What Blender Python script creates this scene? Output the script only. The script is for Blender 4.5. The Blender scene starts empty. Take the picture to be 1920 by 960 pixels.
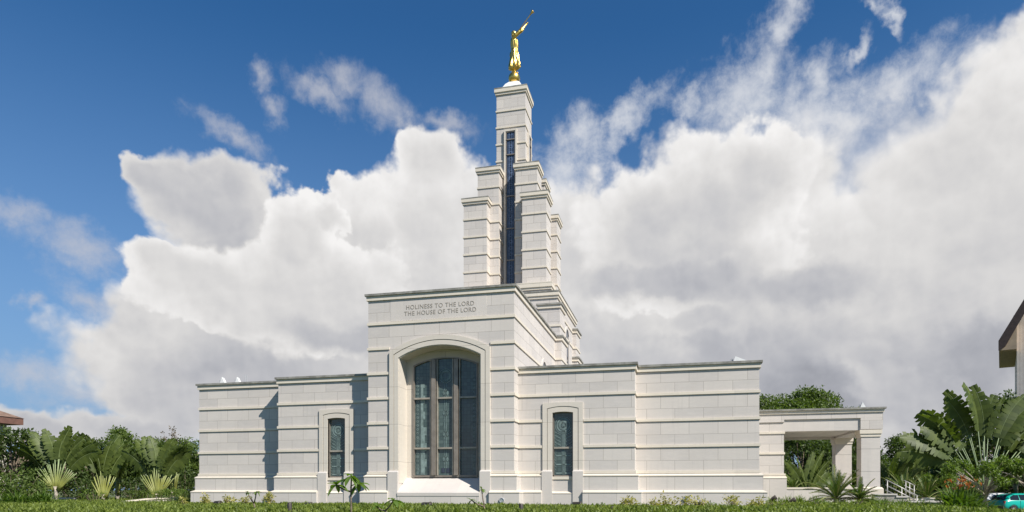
import bpy, bmesh, math, random
import numpy as np
from mathutils import Vector, Matrix, noise as mnoise
R = math.radians
random.seed(7)
sc = bpy.context.scene
col = sc.collection

# ------------------------------------------------------------------ camera
TH = R(13.6)                      # camera heading, turned left of the building axis (+Y)
EYE = 0.67
cam = bpy.data.cameras.new('camera'); camo = bpy.data.objects.new('camera', cam); col.objects.link(camo)
camo.location = (0, 0, EYE); camo.rotation_euler = (R(90), 0, TH)
cam.sensor_width = 36; cam.lens = 24.0; cam.shift_y = 439 / 1920
cam.clip_start = 0.1; cam.clip_end = 4000
sc.camera = camo

# ------------------------------------------------------------------ sun + exposure
SUN_AZ, SUN_EL = R(57), R(43)     # to the right of the facade normal, and height
SD = Vector((math.sin(SUN_AZ) * math.cos(SUN_EL), -math.cos(SUN_AZ) * math.cos(SUN_EL), math.sin(SUN_EL)))
sl = bpy.data.lights.new('sun', 'SUN'); slo = bpy.data.objects.new('sun', sl); col.objects.link(slo)
sl.energy = 4.9; sl.angle = R(0.5); sl.color = (1.0, 0.955, 0.88)
slo.rotation_euler = SD.to_track_quat('Z', 'Y').to_euler(); slo.location = (30, -20, 40)
sc.view_settings.view_transform = 'Standard'; sc.view_settings.look = 'None'
sc.view_settings.exposure = 0.5; sc.view_settings.gamma = 1; sc.view_settings.use_curve_mapping = False

# ------------------------------------------------------------------ node helper
class NT:
    def __init__(s, tree): s.t = tree; s.n = tree.nodes; s.l = tree.links
    def node(s, typ, **kw):
        n = s.n.new(typ)
        for k, v in kw.items(): setattr(n, k, v)
        return n
    def set(s, sock, v):
        if isinstance(v, bpy.types.NodeSocket): s.l.new(v, sock)
        else: sock.default_value = v
    def math(s, op, a, b=None, c=None, clamp=False):
        n = s.node('ShaderNodeMath', operation=op); n.use_clamp = clamp
        for i, v in enumerate((a, b, c)):
            if v is not None: s.set(n.inputs[i], v)
        return n.outputs[0]
    def vmath(s, op, a, b=None):
        n = s.node('ShaderNodeVectorMath', operation=op)
        s.set(n.inputs[0], a)
        if b is not None: s.set(n.inputs[1], b)
        return n.outputs['Value'] if op in ('LENGTH', 'DOT_PRODUCT') else n.outputs[0]
    def noise(s, vec, scale, detail=4, rough=.55, dist=0):
        n = s.node('ShaderNodeTexNoise'); s.set(n.inputs['Vector'], vec)
        n.inputs['Scale'].default_value = scale; n.inputs['Detail'].default_value = detail
        n.inputs['Roughness'].default_value = rough; n.inputs['Distortion'].default_value = dist
        return n.outputs['Fac']
    def ramp(s, v, a, b, lo=0., hi=1., smooth=True):
        n = s.node('ShaderNodeMapRange'); n.interpolation_type = 'SMOOTHSTEP' if smooth else 'LINEAR'; n.clamp = True
        s.set(n.inputs[0], v)
        for i, x in enumerate((a, b, lo, hi)): s.set(n.inputs[i + 1], x)
        return n.outputs[0]
    def mix(s, f, a, b, mode='MIX'):
        n = s.node('ShaderNodeMix', data_type='RGBA', blend_type=mode)
        s.set(n.inputs[0], f); s.set(n.inputs[6], a if isinstance(a, bpy.types.NodeSocket) else (*a, 1)); s.set(n.inputs[7], b if isinstance(b, bpy.types.NodeSocket) else (*b, 1))
        return n.outputs[2]
    def comb(s, x, y, z):
        n = s.node('ShaderNodeCombineXYZ')
        for i, v in enumerate((x, y, z)): s.set(n.inputs[i], v)
        return n.outputs[0]
    def sep(s, v):
        n = s.node('ShaderNodeSeparateXYZ'); s.set(n.inputs[0], v); return n.outputs

# ------------------------------------------------------------------ world: Nishita sky with procedural cumulus in directions of the sky
W = bpy.data.worlds.new('World'); sc.world = W; W.use_nodes = True
def build_sky():
    W.node_tree.nodes.clear(); k = NT(W.node_tree)
    out = k.node('ShaderNodeOutputWorld'); bg = k.node('ShaderNodeBackground'); k.l.new(bg.outputs[0], out.inputs[0])
    bg.inputs[1].default_value = 0.1
    sky = k.node('ShaderNodeTexSky', sky_type='NISHITA'); sky.sun_disc = False
    sky.sun_elevation = SUN_EL; sky.sun_rotation = math.atan2(SD.x, SD.y); sky.air_density = 1.0; sky.dust_density = 0.4; sky.ozone_density = 2.5
    tc = k.node('ShaderNodeTexCoord'); d = tc.outputs['Generated']
    fx, fy = -math.sin(TH), math.cos(TH); rx, ry = math.cos(TH), math.sin(TH)
    dn = k.vmath('NORMALIZE', d); X, Y, Z = k.sep(dn)[:3]
    f = k.vmath('DOT_PRODUCT', dn, (fx, fy, 0)); r = k.vmath('DOT_PRODUCT', dn, (rx, ry, 0))
    az = k.math('ARCTAN2', r, f); el = k.math('ARCSINE', Z)
    p = k.comb(az, el, 0.0)
    def ae(x, y):
        X_ = (x - 960) / 1280; a = math.atan(X_); e = math.atan((919 - y) / 1280 / math.hypot(1, X_)); return a, e
    # domain warp for uneven outlines
    def warp(scale, amt, off, det=4):
        n = k.node('ShaderNodeTexNoise'); k.set(n.inputs['Vector'], k.vmath('ADD', p, off)); n.inputs['Scale'].default_value = scale; n.inputs['Detail'].default_value = det
        n.inputs['Roughness'].default_value = .55
        v = k.vmath('SUBTRACT', n.outputs['Color'], (.5, .5, .5)); return k.vmath('MULTIPLY', v, (amt, amt, 0))
    pw = k.vmath('ADD', p, k.vmath('ADD', warp(7, .10, (3, 1, 0), 5), warp(28, .03, (9, 4, 2), 6)))
    pw_soft = k.vmath('ADD', p, k.vmath('ADD', warp(8, .085, (1, 7, 3), 5), warp(40, .04, (2, 2, 5), 7)))
    def field(blobs, pos, sm):
        acc = None
        for b in blobs:
            x, y, rx_, ry_ = b[:4]; rot = b[4] if len(b) > 4 else 0
            a, e = ae(x, y); a2, e2 = ae(x + rx_, y); a3, e3 = ae(x, y - ry_)
            wa, we = max(.004, abs(a2 - a)), max(.004, abs(e3 - e))
            if rot:
                m = k.node('ShaderNodeMapping', vector_type='TEXTURE'); k.set(m.inputs[0], pos)
                m.inputs['Location'].default_value = (a, e, 0); m.inputs['Rotation'].default_value = (0, 0, R(-rot)); m.inputs['Scale'].default_value = (wa, we, 1); q = m.outputs[0]
            else:
                m = k.node('ShaderNodeVectorMath', operation='MULTIPLY_ADD'); k.set(m.inputs[0], pos); m.inputs[1].default_value = (1 / wa, 1 / we, 0); m.inputs[2].default_value = (-a / wa, -e / we, 0); q = m.outputs[0]
            L = k.vmath('LENGTH', q)
            if acc is None: acc = L
            else: acc = k.math('SMOOTH_MIN', acc, L, sm)
        return k.math('SUBTRACT', 1.0, acc)
    # cumulus banks, farthest first: (blobs, brightness at the sunlit rim, inside, how deep the rim reaches, softness of the outline)
    banks = [
        ([(1520, 560, 580, 340), (1860, 470, 430, 350), (1770, 330, 340, 200), (1450, 330, 210, 115), (1140, 620, 300, 220), (1300, 720, 520, 170), (1760, 760, 380, 150)], .81, .66, 1.1, (.25, .65)),
        ([(1060, 470, 120, 150), (985, 440, 120, 120)], .82, .70, .8, (.12, .4)),
        ([(1320, 400, 165, 150), (1200, 445, 125, 125), (1430, 310, 115, 100), (1290, 500, 225, 115)], .88, .66, .9, (.09, .34)),
        ([(1230, 535, 250, 50), (1520, 550, 290, 60, 6)], .68, .55, .8, (.5, .95)),
        ([(1350, 690, 440, 95), (1800, 690, 280, 125)], .64, .52, .8, (.4, .85)),
        ([(1330, 605, 115, 36, -14), (1190, 685, 130, 42), (1425, 650, 34, 54)], .70, .58, .8, (.4, 1.0)),
        ([(1530, 735, 170, 62, 14), (1840, 655, 100, 80)], .52, .43, .8, (.45, .9)),
        ([(1625, 690, 80, 50, 30), (1710, 745, 150, 60, 20)], .66, .56, .8, (.6, 1.1)),
        ([(815, 430, 135, 130), (800, 315, 58, 70), (890, 410, 85, 95), (690, 470, 100, 110), (770, 580, 190, 150)], .88, .72, .8, (.08, .30)),
        ([(520, 680, 330, 160), (355, 730, 140, 92), (650, 610, 220, 150), (230, 800, 180, 44), (50, 805, 100, 40)], .74, .56, .9, (.25, .55)),
        ([(405, 395, 140, 98), (287, 326, 60, 38), (345, 350, 85, 54), (440, 470, 120, 70)], .76, .57, .7, (.10, .40)),
        ([(540, 560, 165, 118), (400, 540, 140, 78), (300, 500, 66, 44), (620, 570, 160, 110), (560, 455, 64, 80), (612, 424, 46, 40)], .88, .72, .8, (.10, .34)),
        ([(640, 640, 200, 46), (440, 700, 160, 50)], .60, .52, .8, (.7, 1.1)),
    ]
    small = [(145, 470, 105, 42, 14), (180, 578, 75, 38, 30), (28, 398, 62, 34, 15), (45, 570, 30, 16), (50, 712, 85, 34), (160, 735, 110, 44), (430, 258, 88, 26, 22), (500, 160, 22, 30, 30), (518, 214, 22, 30, 30),
             (600, 190, 55, 24, 20), (650, 165, 50, 36), (715, 195, 62, 45, 25), (760, 225, 40, 26, 30), (835, 232, 60, 24)]
    wisps = [(1432, 160, 36, 95, 8), (1458, 70, 30, 80, 18), (1478, 10, 30, 40, 20), (1640, -4, 40, 16, 25), (1675, 22, 30, 14, 45), (1538, 140, 36, 56, 15), (1600, 95, 45, 16, -40), (1165, 250, 100, 26, -38),
             (1290, 190, 44, 28), (1085, 270, 52, 46), (1055, 320, 70, 60), (1690, 150, 150, 60, -6), (1860, 140, 150, 70, 6), (1400, 190, 110, 80), (1530, 210, 170, 70)]
    holes = [(1590, 186, 46, 18), (1735, 200, 34, 20), (1660, 190, 30, 12)]
    fs = field(small, pw_soft, .2); fw = field(wisps, pw_soft, .25); fh = field(holes, pw_soft, .2)
    bk = k.node('ShaderNodeVectorMath', operation='MULTIPLY_ADD'); k.set(bk.inputs[0], pw_soft); bk.inputs[1].default_value = (1 / 1.0, 1 / .11, 0); bk.inputs[2].default_value = (2.56, -.06 / .11, 0)
    fs = k.math('MAXIMUM', fs, k.math('SUBTRACT', 1.0, k.vmath('LENGTH', bk.outputs[0])))   # a cloud bank behind the viewer, seen in the panes
    n1 = k.noise(p, 9, 6, .58, .3); n2 = k.noise(p, 30, 6, .62)
    def billow(pos, scale, det):      # rounded cauliflower lobes
        v = k.node('ShaderNodeTexVoronoi', feature='SMOOTH_F1', voronoi_dimensions='2D', normalize=True); k.set(v.inputs['Vector'], pos); v.inputs['Scale'].default_value = scale; v.inputs['Detail'].default_value = det
        v.inputs['Roughness'].default_value = .52; v.inputs['Lacunarity'].default_value = 2.1; v.inputs['Smoothness'].default_value = .35
        return k.math('SUBTRACT', 1.0, v.outputs['Distance'])
    pb = k.vmath('ADD', p, warp(26, .018, (7, 3, 1), 4))
    bl0 = billow(pb, 11, 3.5)
    bl1 = billow(k.vmath('ADD', pb, (.006, .008, 0)), 11, 3.5)
    lobes = k.math('ADD', k.math('MULTIPLY', k.math('SUBTRACT', n1, .5), .40), k.math('MULTIPLY', k.math('SUBTRACT', bl0, .57), .95))
    lobes = k.math('ADD', lobes, k.math('MULTIPLY', k.math('SUBTRACT', n2, .5), .16))
    softn = k.ramp(k.noise(k.vmath('ADD', p, (5, 5, 5)), 5, 2), .38, .62)
    n3 = k.noise(k.vmath('ADD', p, warp(14, .03, (8, 8, 8), 4)), 34, 7, .68)
    a_sm = k.ramp(k.math('ADD', fs, k.math('MULTIPLY', k.math('SUBTRACT', n3, .5), 1.7)), -.5, 1.35, 0, .74)
    a_w = k.ramp(k.math('ADD', fw, k.math('MULTIPLY', k.math('SUBTRACT', n3, .5), 2.0)), -.5, 1.3, 0, .85)
    a_h = k.ramp(k.math('ADD', fh, k.math('MULTIPLY', k.math('SUBTRACT', n2, .5), 1.2)), -.2, .9, 1, .3)
    # light on the cumulus: billow relief + grey bellies
    pr_ = k.vmath('ADD', p, warp(9, .035, (6, 2, 8), 3))
    emb = k.math('MULTIPLY', k.math('SUBTRACT', bl0, bl1), .55)
    bb = k.vmath('ADD', pr_, (3.1, 1.7, 0)); emb = k.math('ADD', emb, k.math('MULTIPLY', k.math('SUBTRACT', billow(bb, 5.5, 2), billow(k.vmath('ADD', bb, (.014, .018, 0)), 5.5, 2)), .45))
    big_soft = k.math('MULTIPLY', k.math('SUBTRACT', k.noise(pr_, 4.5, 3), .5), .16)
    lum = .8; a_big = None
    for blobs, le, li, depth, (s0, s1) in banks:
        dn_ = k.math('ADD', field(blobs, pw, .22), lobes)
        al = k.ramp(dn_, 0.0, k.math('ADD', s0, k.math('MULTIPLY', softn, s1 - s0)))
        l_ = k.math('ADD', k.ramp(dn_, .05, depth, le, li), k.math('MULTIPLY', emb, k.ramp(dn_, 0, depth, 1.0, .55)))
        ec = sum(ae(q[0], q[1])[1] for q in blobs) / len(blobs); l_ = k.math('ADD', l_, k.ramp(el, ec - .16, ec + .14, -.075, .03))
        l_ = k.math('ADD', l_, k.math('MULTIPLY', big_soft, k.ramp(dn_, 0, .5, .2, 1.)))
        lum = l_ if a_big is None else k.math('ADD', k.math('MULTIPLY', l_, al), k.math('MULTIPLY', lum, k.math('SUBTRACT', 1.0, al)))
        a_big = al if a_big is None else k.math('MAXIMUM', a_big, al)
    lum = k.math('MINIMUM', k.math('MAXIMUM', lum, .30), .92)
    tint = k.mix(k.ramp(lum, .3, .75), (.95, .98, 1.10), (1.0, .985, .975))
    EX = 10 / (2 ** sc.view_settings.exposure)
    cl = k.node('ShaderNodeVectorMath', operation='SCALE'); k.set(cl.inputs[0], tint); k.set(cl.inputs[3], k.math('MULTIPLY', lum, EX))
    # clear sky, a little deeper and cooler as through a polariser
    g = k.mix(1.0, sky.outputs[0], (SKYT[0], SKYT[1], SKYT[2]), 'MULTIPLY')
    hz = k.math('POWER', k.ramp(el, .02, .60, 1, 0, False), 1.55)
    g = k.mix(hz, g, (.27 * EX, .40 * EX, .60 * EX))
    c1 = k.mix(a_sm, g, (.56 * EX, .57 * EX, .62 * EX)); c2 = k.mix(a_w, c1, (.72 * EX, .74 * EX, .78 * EX))
    c3 = k.mix(k.math('MULTIPLY', a_big, a_h), c2, cl.outputs[0])
    low = k.ramp(el, -.02, .0, 1, 0)
    c4 = k.mix(low, c3, (1.0, 1.1, .9))
    k.l.new(c4, bg.inputs[0])
SKYT = (.235, .545, .78)
build_sky()
W.cycles.sampling_method = 'MANUAL'; W.cycles.sample_map_resolution = 512

# ------------------------------------------------------------------ object helpers
def tag(o, label=None, cat=None, group=None, kind=None):
    if label: o['label'] = label
    if cat: o['category'] = cat
    if group: o['group'] = group
    if kind: o['kind'] = kind
    return o
def thing(name, label, cat, loc=(0, 0, 0), rz=0, group=None):
    o = bpy.data.objects.new(name, None); col.objects.link(o); o.location = loc; o.rotation_euler = (0, 0, rz); o.empty_display_size = .3
    return tag(o, label, cat, group)
def copy_tree(o, parent=None):
    c = o.copy(); col.objects.link(c)
    if parent: c.parent = parent
    for ch in [x for x in col.objects if x.parent == o]: copy_tree(ch, c)
    return c

class MB:
    """collects faces; build() links them as one mesh object"""
    def __init__(s, org=(0, 0, 0)): s.v = []; s.f = []; s.m = []; s.o = org
    def add(s, vs, fs, mi=0):
        b = len(s.v); s.v += [tuple(x) for x in vs]; s.f += [tuple(i + b for i in f) for f in fs]; s.m += [mi] * len(fs)
    def box(s, x0, x1, y0, y1, z0, z1, mi=0):
        v = [(x0, y0, z0), (x1, y0, z0), (x1, y1, z0), (x0, y1, z0), (x0, y0, z1), (x1, y0, z1), (x1, y1, z1), (x0, y1, z1)]
        s.add(v, [(0, 3, 2, 1), (4, 5, 6, 7), (0, 1, 5, 4), (1, 2, 6, 5), (2, 3, 7, 6), (3, 0, 4, 7)], mi)
    def frust(s, x0, x1, y0, y1, z0, X0, X1, Y0, Y1, z1, mi=0):
        v = [(x0, y0, z0), (x1, y0, z0), (x1, y1, z0), (x0, y1, z0), (X0, Y0, z1), (X1, Y0, z1), (X1, Y1, z1), (X0, Y1, z1)]
        s.add(v, [(0, 3, 2, 1), (4, 5, 6, 7), (0, 1, 5, 4), (1, 2, 6, 5), (2, 3, 7, 6), (3, 0, 4, 7)], mi)
    def prism_xz(s, pts, y0, y1, mi=0):      # polygon in x,z (counter-clockwise seen from -y) pushed from y0 to y1
        n = len(pts); v = [(x, y0, z) for x, z in pts] + [(x, y1, z) for x, z in pts]
        s.add(v, [tuple(range(n)), tuple(range(2 * n - 1, n - 1, -1))] + [(i, i + n, (i + 1) % n + n, (i + 1) % n) for i in range(n)], mi)
    def ring(s, outer, inner, y0, y1, mi=0):   # open band between two equal-length x,z paths
        n = len(outer); v = [(x, y0, z) for x, z in outer] + [(x, y0, z) for x, z in inner] + [(x, y1, z) for x, z in outer] + [(x, y1, z) for x, z in inner]
        fs = []
        for i in range(n - 1):
            fs += [(i, i + n, i + n + 1, i + 1), (i, i + 1, i + 1 + 2 * n, i + 2 * n), (i + n, i + 3 * n, i + 1 + 3 * n, i + 1 + n), (i + 2 * n, i + 1 + 2 * n, i + 1 + 3 * n, i + 3 * n)]
        fs += [(0, 2 * n, 3 * n, n), (n - 1, 2 * n - 1, 4 * n - 1, 3 * n - 1)]
        s.add(v, fs, mi)
    def tube(s, pts, rad, n=7, mi=0, cap=True):
        pts = [Vector(p) for p in pts]; rings = []
        up = Vector((0, 0, 1))
        for i, p in enumerate(pts):
            t = (pts[min(i + 1, len(pts) - 1)] - pts[max(i - 1, 0)]).normalized()
            a = t.cross(up)
            if a.length < 1e-3: a = t.cross(Vector((0, 1, 0)))
            a.normalize(); b = t.cross(a); r = rad[i] if isinstance(rad, (list, tuple)) else rad
            rings.append([p + a * (math.cos(2 * math.pi * j / n) * r) + b * (math.sin(2 * math.pi * j / n) * r) for j in range(n)])
        v = [x for q in rings for x in q]; fs = []
        for i in range(len(pts) - 1):
            for j in range(n): fs.append((i * n + j, i * n + (j + 1) % n, (i + 1) * n + (j + 1) % n, (i + 1) * n + j))
        if cap: fs += [tuple(range(n - 1, -1, -1)), tuple((len(pts) - 1) * n + j for j in range(n))]
        s.add(v, fs, mi)
    def lathe(s, prof, n=20, c=(0, 0, 0), mi=0, axis='z'):
        v = []; fs = []
        for r, h in prof:
            for j in range(n):
                a = 2 * math.pi * j / n; q = (r * math.cos(a), r * math.sin(a), h)
                if axis == 'y': q = (q[0], q[2], q[1])
                if axis == 'x': q = (q[2], q[0], q[1])
                v.append((c[0] + q[0], c[1] + q[1], c[2] + q[2]))
        for i in range(len(prof) - 1):
            for j in range(n): fs.append((i * n + j, i * n + (j + 1) % n, (i + 1) * n + (j + 1) % n, (i + 1) * n + j))
        s.add(v, fs, mi)
    def build(s, name, mats, parent=None, smooth=False, org=None, normals=True):
        o_ = Vector(org if org is not None else (parent_world(parent) if parent else s.o))
        me = bpy.data.meshes.new(name)
        me.from_pydata([(x - o_.x, y - o_.y, z - o_.z) for x, y, z in s.v], [], s.f)
        mats = mats if isinstance(mats, (list, tuple)) else [mats]
        for m in mats: me.materials.append(m)
        if len(mats) > 1: me.polygons.foreach_set('material_index', s.m)
        if normals:
            bm = bmesh.new(); bm.from_mesh(me); bmesh.ops.recalc_face_normals(bm, faces=bm.faces); bm.to_mesh(me); bm.free()
        if smooth: me.polygons.foreach_set('use_smooth', [True] * len(me.polygons))
        me.update()
        o = bpy.data.objects.new(name, me); col.objects.link(o)
        if parent: o.parent = parent
        else: o.location = o_
        return o
def parent_world(p):
    v = Vector((0, 0, 0))
    while p: v += Vector(p.location); p = p.parent
    return v
def arc(cx, hw, zs, zc, n=24):     # segmental arch from left springing over the crown to right springing
    h = zc - zs; r = (hw * hw + h * h) / (2 * h); a = math.asin(min(1, hw / r)); zc0 = zc - r
    return [(cx + r * math.sin(-a + 2 * a * i / n), zc0 + r * math.cos(-a + 2 * a * i / n)) for i in range(n + 1)]

# ------------------------------------------------------------------ materials
def newmat(name):
    m = bpy.data.materials.new(name); m.use_nodes = True; k = NT(m.node_tree); b = k.n['Principled BSDF']; return m, k, b
def bump(k, b, h, strength=.3, dist=.01):
    n = k.node('ShaderNodeBump'); n.inputs['Strength'].default_value = strength; n.inputs['Distance'].default_value = dist
    k.set(n.inputs['Height'], h); k.l.new(n.outputs[0], b.inputs['Normal'])
def plain(name, c, rough=.6, metal=0, var=.12, scale=8, bmp=0):
    m, k, b = newmat(name); tc = k.node('ShaderNodeTexCoord').outputs['Object']
    n = k.noise(tc, scale, 5, .6)
    k.set(b.inputs['Base Color'], k.mix(k.ramp(n, .3, .7), tuple(x * (1 - var) for x in c), tuple(min(1, x * (1 + var)) for x in c)))
    b.inputs['Roughness'].default_value = rough; b.inputs['Metallic'].default_value = metal
    if bmp: bump(k, b, n, bmp)
    return m
def stone(name, zoff, rowh, bw=1.25, base=(.565, .515, .468), joints=True, xoff=0.0, plan=None):
    m, k, b = newmat(name); tc = k.node('ShaderNodeTexCoord').outputs['Object']; g = k.node('ShaderNodeNewGeometry').outputs['Normal']
    x, y, z = k.sep(tc)[:3]; nx, ny, nz = k.sep(g)[:3]
    side = k.math('GREATER_THAN', k.math('ABSOLUTE', nx), .7)
    h = k.math('ADD', k.math('MULTIPLY', side, y), k.math('MULTIPLY', k.math('SUBTRACT', 1, side), x))
    h = k.math('ADD', h, xoff)
    vec = k.comb(h, k.math('ADD', k.math('SUBTRACT', z, zoff), rowh * 40), 0.0)
    br = k.node('ShaderNodeTexBrick'); k.set(br.inputs['Vector'], vec); br.offset = .5; br.squash = 1
    br.inputs['Color1'].default_value = (0, 0, 0, 1); br.inputs['Color2'].default_value = (1, 1, 1, 1); br.inputs['Mortar'].default_value = (.5, .5, .5, 1)
    br.inputs['Scale'].default_value = 1; br.inputs['Mortar Size'].default_value = .008; br.inputs['Mortar Smooth'].default_value = .2
    br.inputs['Brick Width'].default_value = bw; br.inputs['Row Height'].default_value = rowh
    rnd = k.sep(br.outputs['Color'])[0]
    c = k.mix(k.ramp(rnd, .0, 1, 0, 1, False), tuple(q * .915 for q in (base[0] * .985, base[1] * .995, base[2] * 1.02)), tuple(q * 1.06 for q in base))
    # veins running aslant in the granite, cloudy patches, fine speckle
    rot = k.node('ShaderNodeMapping'); k.set(rot.inputs[0], k.vmath('ADD', vec, k.comb(k.math('MULTIPLY', rnd, 13.0), k.math('MULTIPLY', rnd, 7.0), 0.0))); rot.inputs['Rotation'].default_value = (0, 0, R(38)); rot.inputs['Scale'].default_value = (1.2, 5.5, 1)
    vn = k.noise(rot.outputs[0], 1.5, 5, .6, .8)
    c = k.mix(k.ramp(vn, .38, .72, 0, .30), c, tuple(min(1, q * 1.17) for q in base))
    cl = k.noise(tc, .55, 4, .6); c = k.mix(k.ramp(cl, .35, .7, 0, .25), c, (base[0] * .86, base[1] * .85, base[2] * .84))
    # rain streaks
    st = k.noise(k.comb(k.math('MULTIPLY', h, 6.0), k.math('MULTIPLY', z, .35), 0.0), 1.0, 4, .6); c = k.mix(k.ramp(st, .54, .8, 0, .26), c, (.33, .31, .28))
    sp = k.noise(tc, 60, 3, .7); c = k.mix(k.ramp(sp, .4, .7, 0, .12), c, (.30, .29, .28))
    if joints: c = k.mix(k.math('MULTIPLY', br.outputs['Fac'], k.math('MULTIPLY', k.math('LESS_THAN', k.math('ABSOLUTE', nz), .5), .8)), c, (.24, .21, .18))
    k.set(b.inputs['Base Color'], c); b.inputs['Roughness'].default_value = .62; b.inputs['Specular IOR Level'].default_value = .35
    bump(k, b, k.math('ADD', k.math('MULTIPLY', sp, .15), k.math('MULTIPLY', k.math('SUBTRACT', 1, br.outputs['Fac']), .8 if joints else 0.)), .35, .008)
    return m
ROW = 0.589
STONE = stone('granite_blocks', 1.42, ROW)
STONE_T = stone('granite_tower', 14.70, 1.14 / 2, .95)
STONE_P = stone('granite_panel', 0, 5, 1.8, (.57, .52, .472), joints=False)
TRIM = stone('cream_granite', 0, 9, 2.4, (.66, .588, .485), joints=False)
FRAMEST = stone('frame_granite', .25, 1.76, 40, (.605, .545, .465))
PLINTH = stone('granite_plinth', -.04, 1.3, 1.25, (.565, .517, .47))
CAP = plain('weathered_coping', (.235, .225, .20), .85, 0, .35, 2.5)
BRONZE = plain('bronze_frame', (.26, .222, .185), .45, .35, .15, 3)
BRONZE_L = plain('bronze_bar', (.36, .32, .26), .45, .3, .15, 3)
DARKM = plain('dark_bronze_metal', (.06, .05, .042), .5, .3, .3, 12)
LEAD = plain('leading', (.16, .215, .205), .5, 0, .3, 6)
LEADB = plain('blue_leading', (.12, .17, .28), .4, 0, .3, 6)
WHITE = plain('white_paint', (.66, .66, .64), .5, 0, .06, 5)
GREYP = plain('grey_paint', (.33, .34, .35), .5, 0, .1, 5)
STEEL = plain('galvanised_rail', (.40, .385, .36), .45, .4, .08, 6)
def glass(name, c, c2, sx, sz):
    m, k, b = newmat(name); tc = k.node('ShaderNodeTexCoord').outputs['Object']; x, y, z = k.sep(tc)[:3]
    br = k.node('ShaderNodeTexBrick'); k.set(br.inputs['Vector'], k.comb(k.math('ADD', x, y), z, 0.0)); br.offset = 0
    br.inputs['Color1'].default_value = (*c, 1); br.inputs['Color2'].default_value = (*c2, 1); br.inputs['Mortar'].default_value = tuple(q * .35 for q in c) + (1,)
    br.inputs['Scale'].default_value = 1; br.inputs['Mortar Size'].default_value = .006; br.inputs['Brick Width'].default_value = sx; br.inputs['Row Height'].default_value = sz
    k.set(b.inputs['Base Color'], br.outputs['Color']); b.inputs['Roughness'].default_value = .06; b.inputs['IOR'].default_value = 1.6
    bump(k, b, k.noise(tc, 3, 2), .03, .02)
    return m
GLASS = glass('art_glass', (.048, .076, .070), (.085, .122, .112), .17, .17)
GLASS_T = glass('tower_glass', (.022, .028, .042), (.04, .05, .07), .12, .3)
GLASS_C = plain('car_glass', (.012, .014, .016), .05)
def leafmat(name, c1, c2, trans=.35, rough=.5, spec=.35):
    m, k, b = newmat(name); out = k.n['Material Output']
    g = k.node('ShaderNodeNewGeometry'); oi = k.node('ShaderNodeObjectInfo')
    rnd = k.math('FRACT', k.math('ADD', g.outputs['Random Per Island'], k.math('MULTIPLY', oi.outputs['Random'], .37)))
    tc = k.node('ShaderNodeTexCoord').outputs['Object']; n = k.noise(tc, 1.1, 3)
    f = k.math('ADD', k.math('MULTIPLY', rnd, .65), k.math('MULTIPLY', k.math('SUBTRACT', n, .3), .7), None, True)
    c = k.mix(f, c1, c2); k.set(b.inputs['Base Color'], c); b.inputs['Roughness'].default_value = rough; b.inputs['Specular IOR Level'].default_value = spec
    t = k.node('ShaderNodeBsdfTranslucent'); k.set(t.inputs[0], k.mix(1.0, c, (1.5, 1.7, .5), 'MULTIPLY'))
    mx = k.node('ShaderNodeMixShader'); mx.inputs[0].default_value = trans; k.l.new(b.outputs[0], mx.inputs[1]); k.l.new(t.outputs[0], mx.inputs[2]); k.l.new(mx.outputs[0], out.inputs[0])
    return m
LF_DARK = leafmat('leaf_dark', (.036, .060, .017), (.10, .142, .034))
LF_MID = leafmat('leaf_mid', (.055, .09, .02), (.15, .20, .045))
LF_LIGHT = leafmat('leaf_light', (.075, .125, .022), (.17, .23, .04))
LF_YEL = leafmat('leaf_yellow', (.24, .23, .06), (.48, .42, .15))
LF_COVER = leafmat('leaf_cover', (.055, .09, .016), (.27, .32, .06))
LF_BLADE = leafmat('fan_palm_blade', (.045, .068, .016), (.13, .165, .036), .32, .5, .3)
LF_STRAP = leafmat('strap_leaf', (.05, .10, .018), (.15, .22, .035))
LF_CYCAD = leafmat('cycad_leaf', (.045, .085, .02), (.11, .17, .035), .25)
LF_FRANGI = leafmat('plumeria_leaf', (.08, .14, .025), (.17, .25, .05), .4)
LF_RED = leafmat('red_bract', (.32, .06, .03), (.45, .16, .06))
LF_BROWN = leafmat('dry_twig_leaf', (.09, .065, .04), (.15, .11, .06))
PETI = plain('petiole', (.40, .39, .17), .5, 0, .2, 3)
PETI_B = plain('petiole_base', (.30, .28, .08), .55, 0, .25, 2)
BARK = plain('bark', (.16, .125, .09), .9, 0, .35, 14, .4)
BARK_P = plain('pale_bark', (.36, .31, .25), .9, 0, .3, 14, .4)

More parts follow.
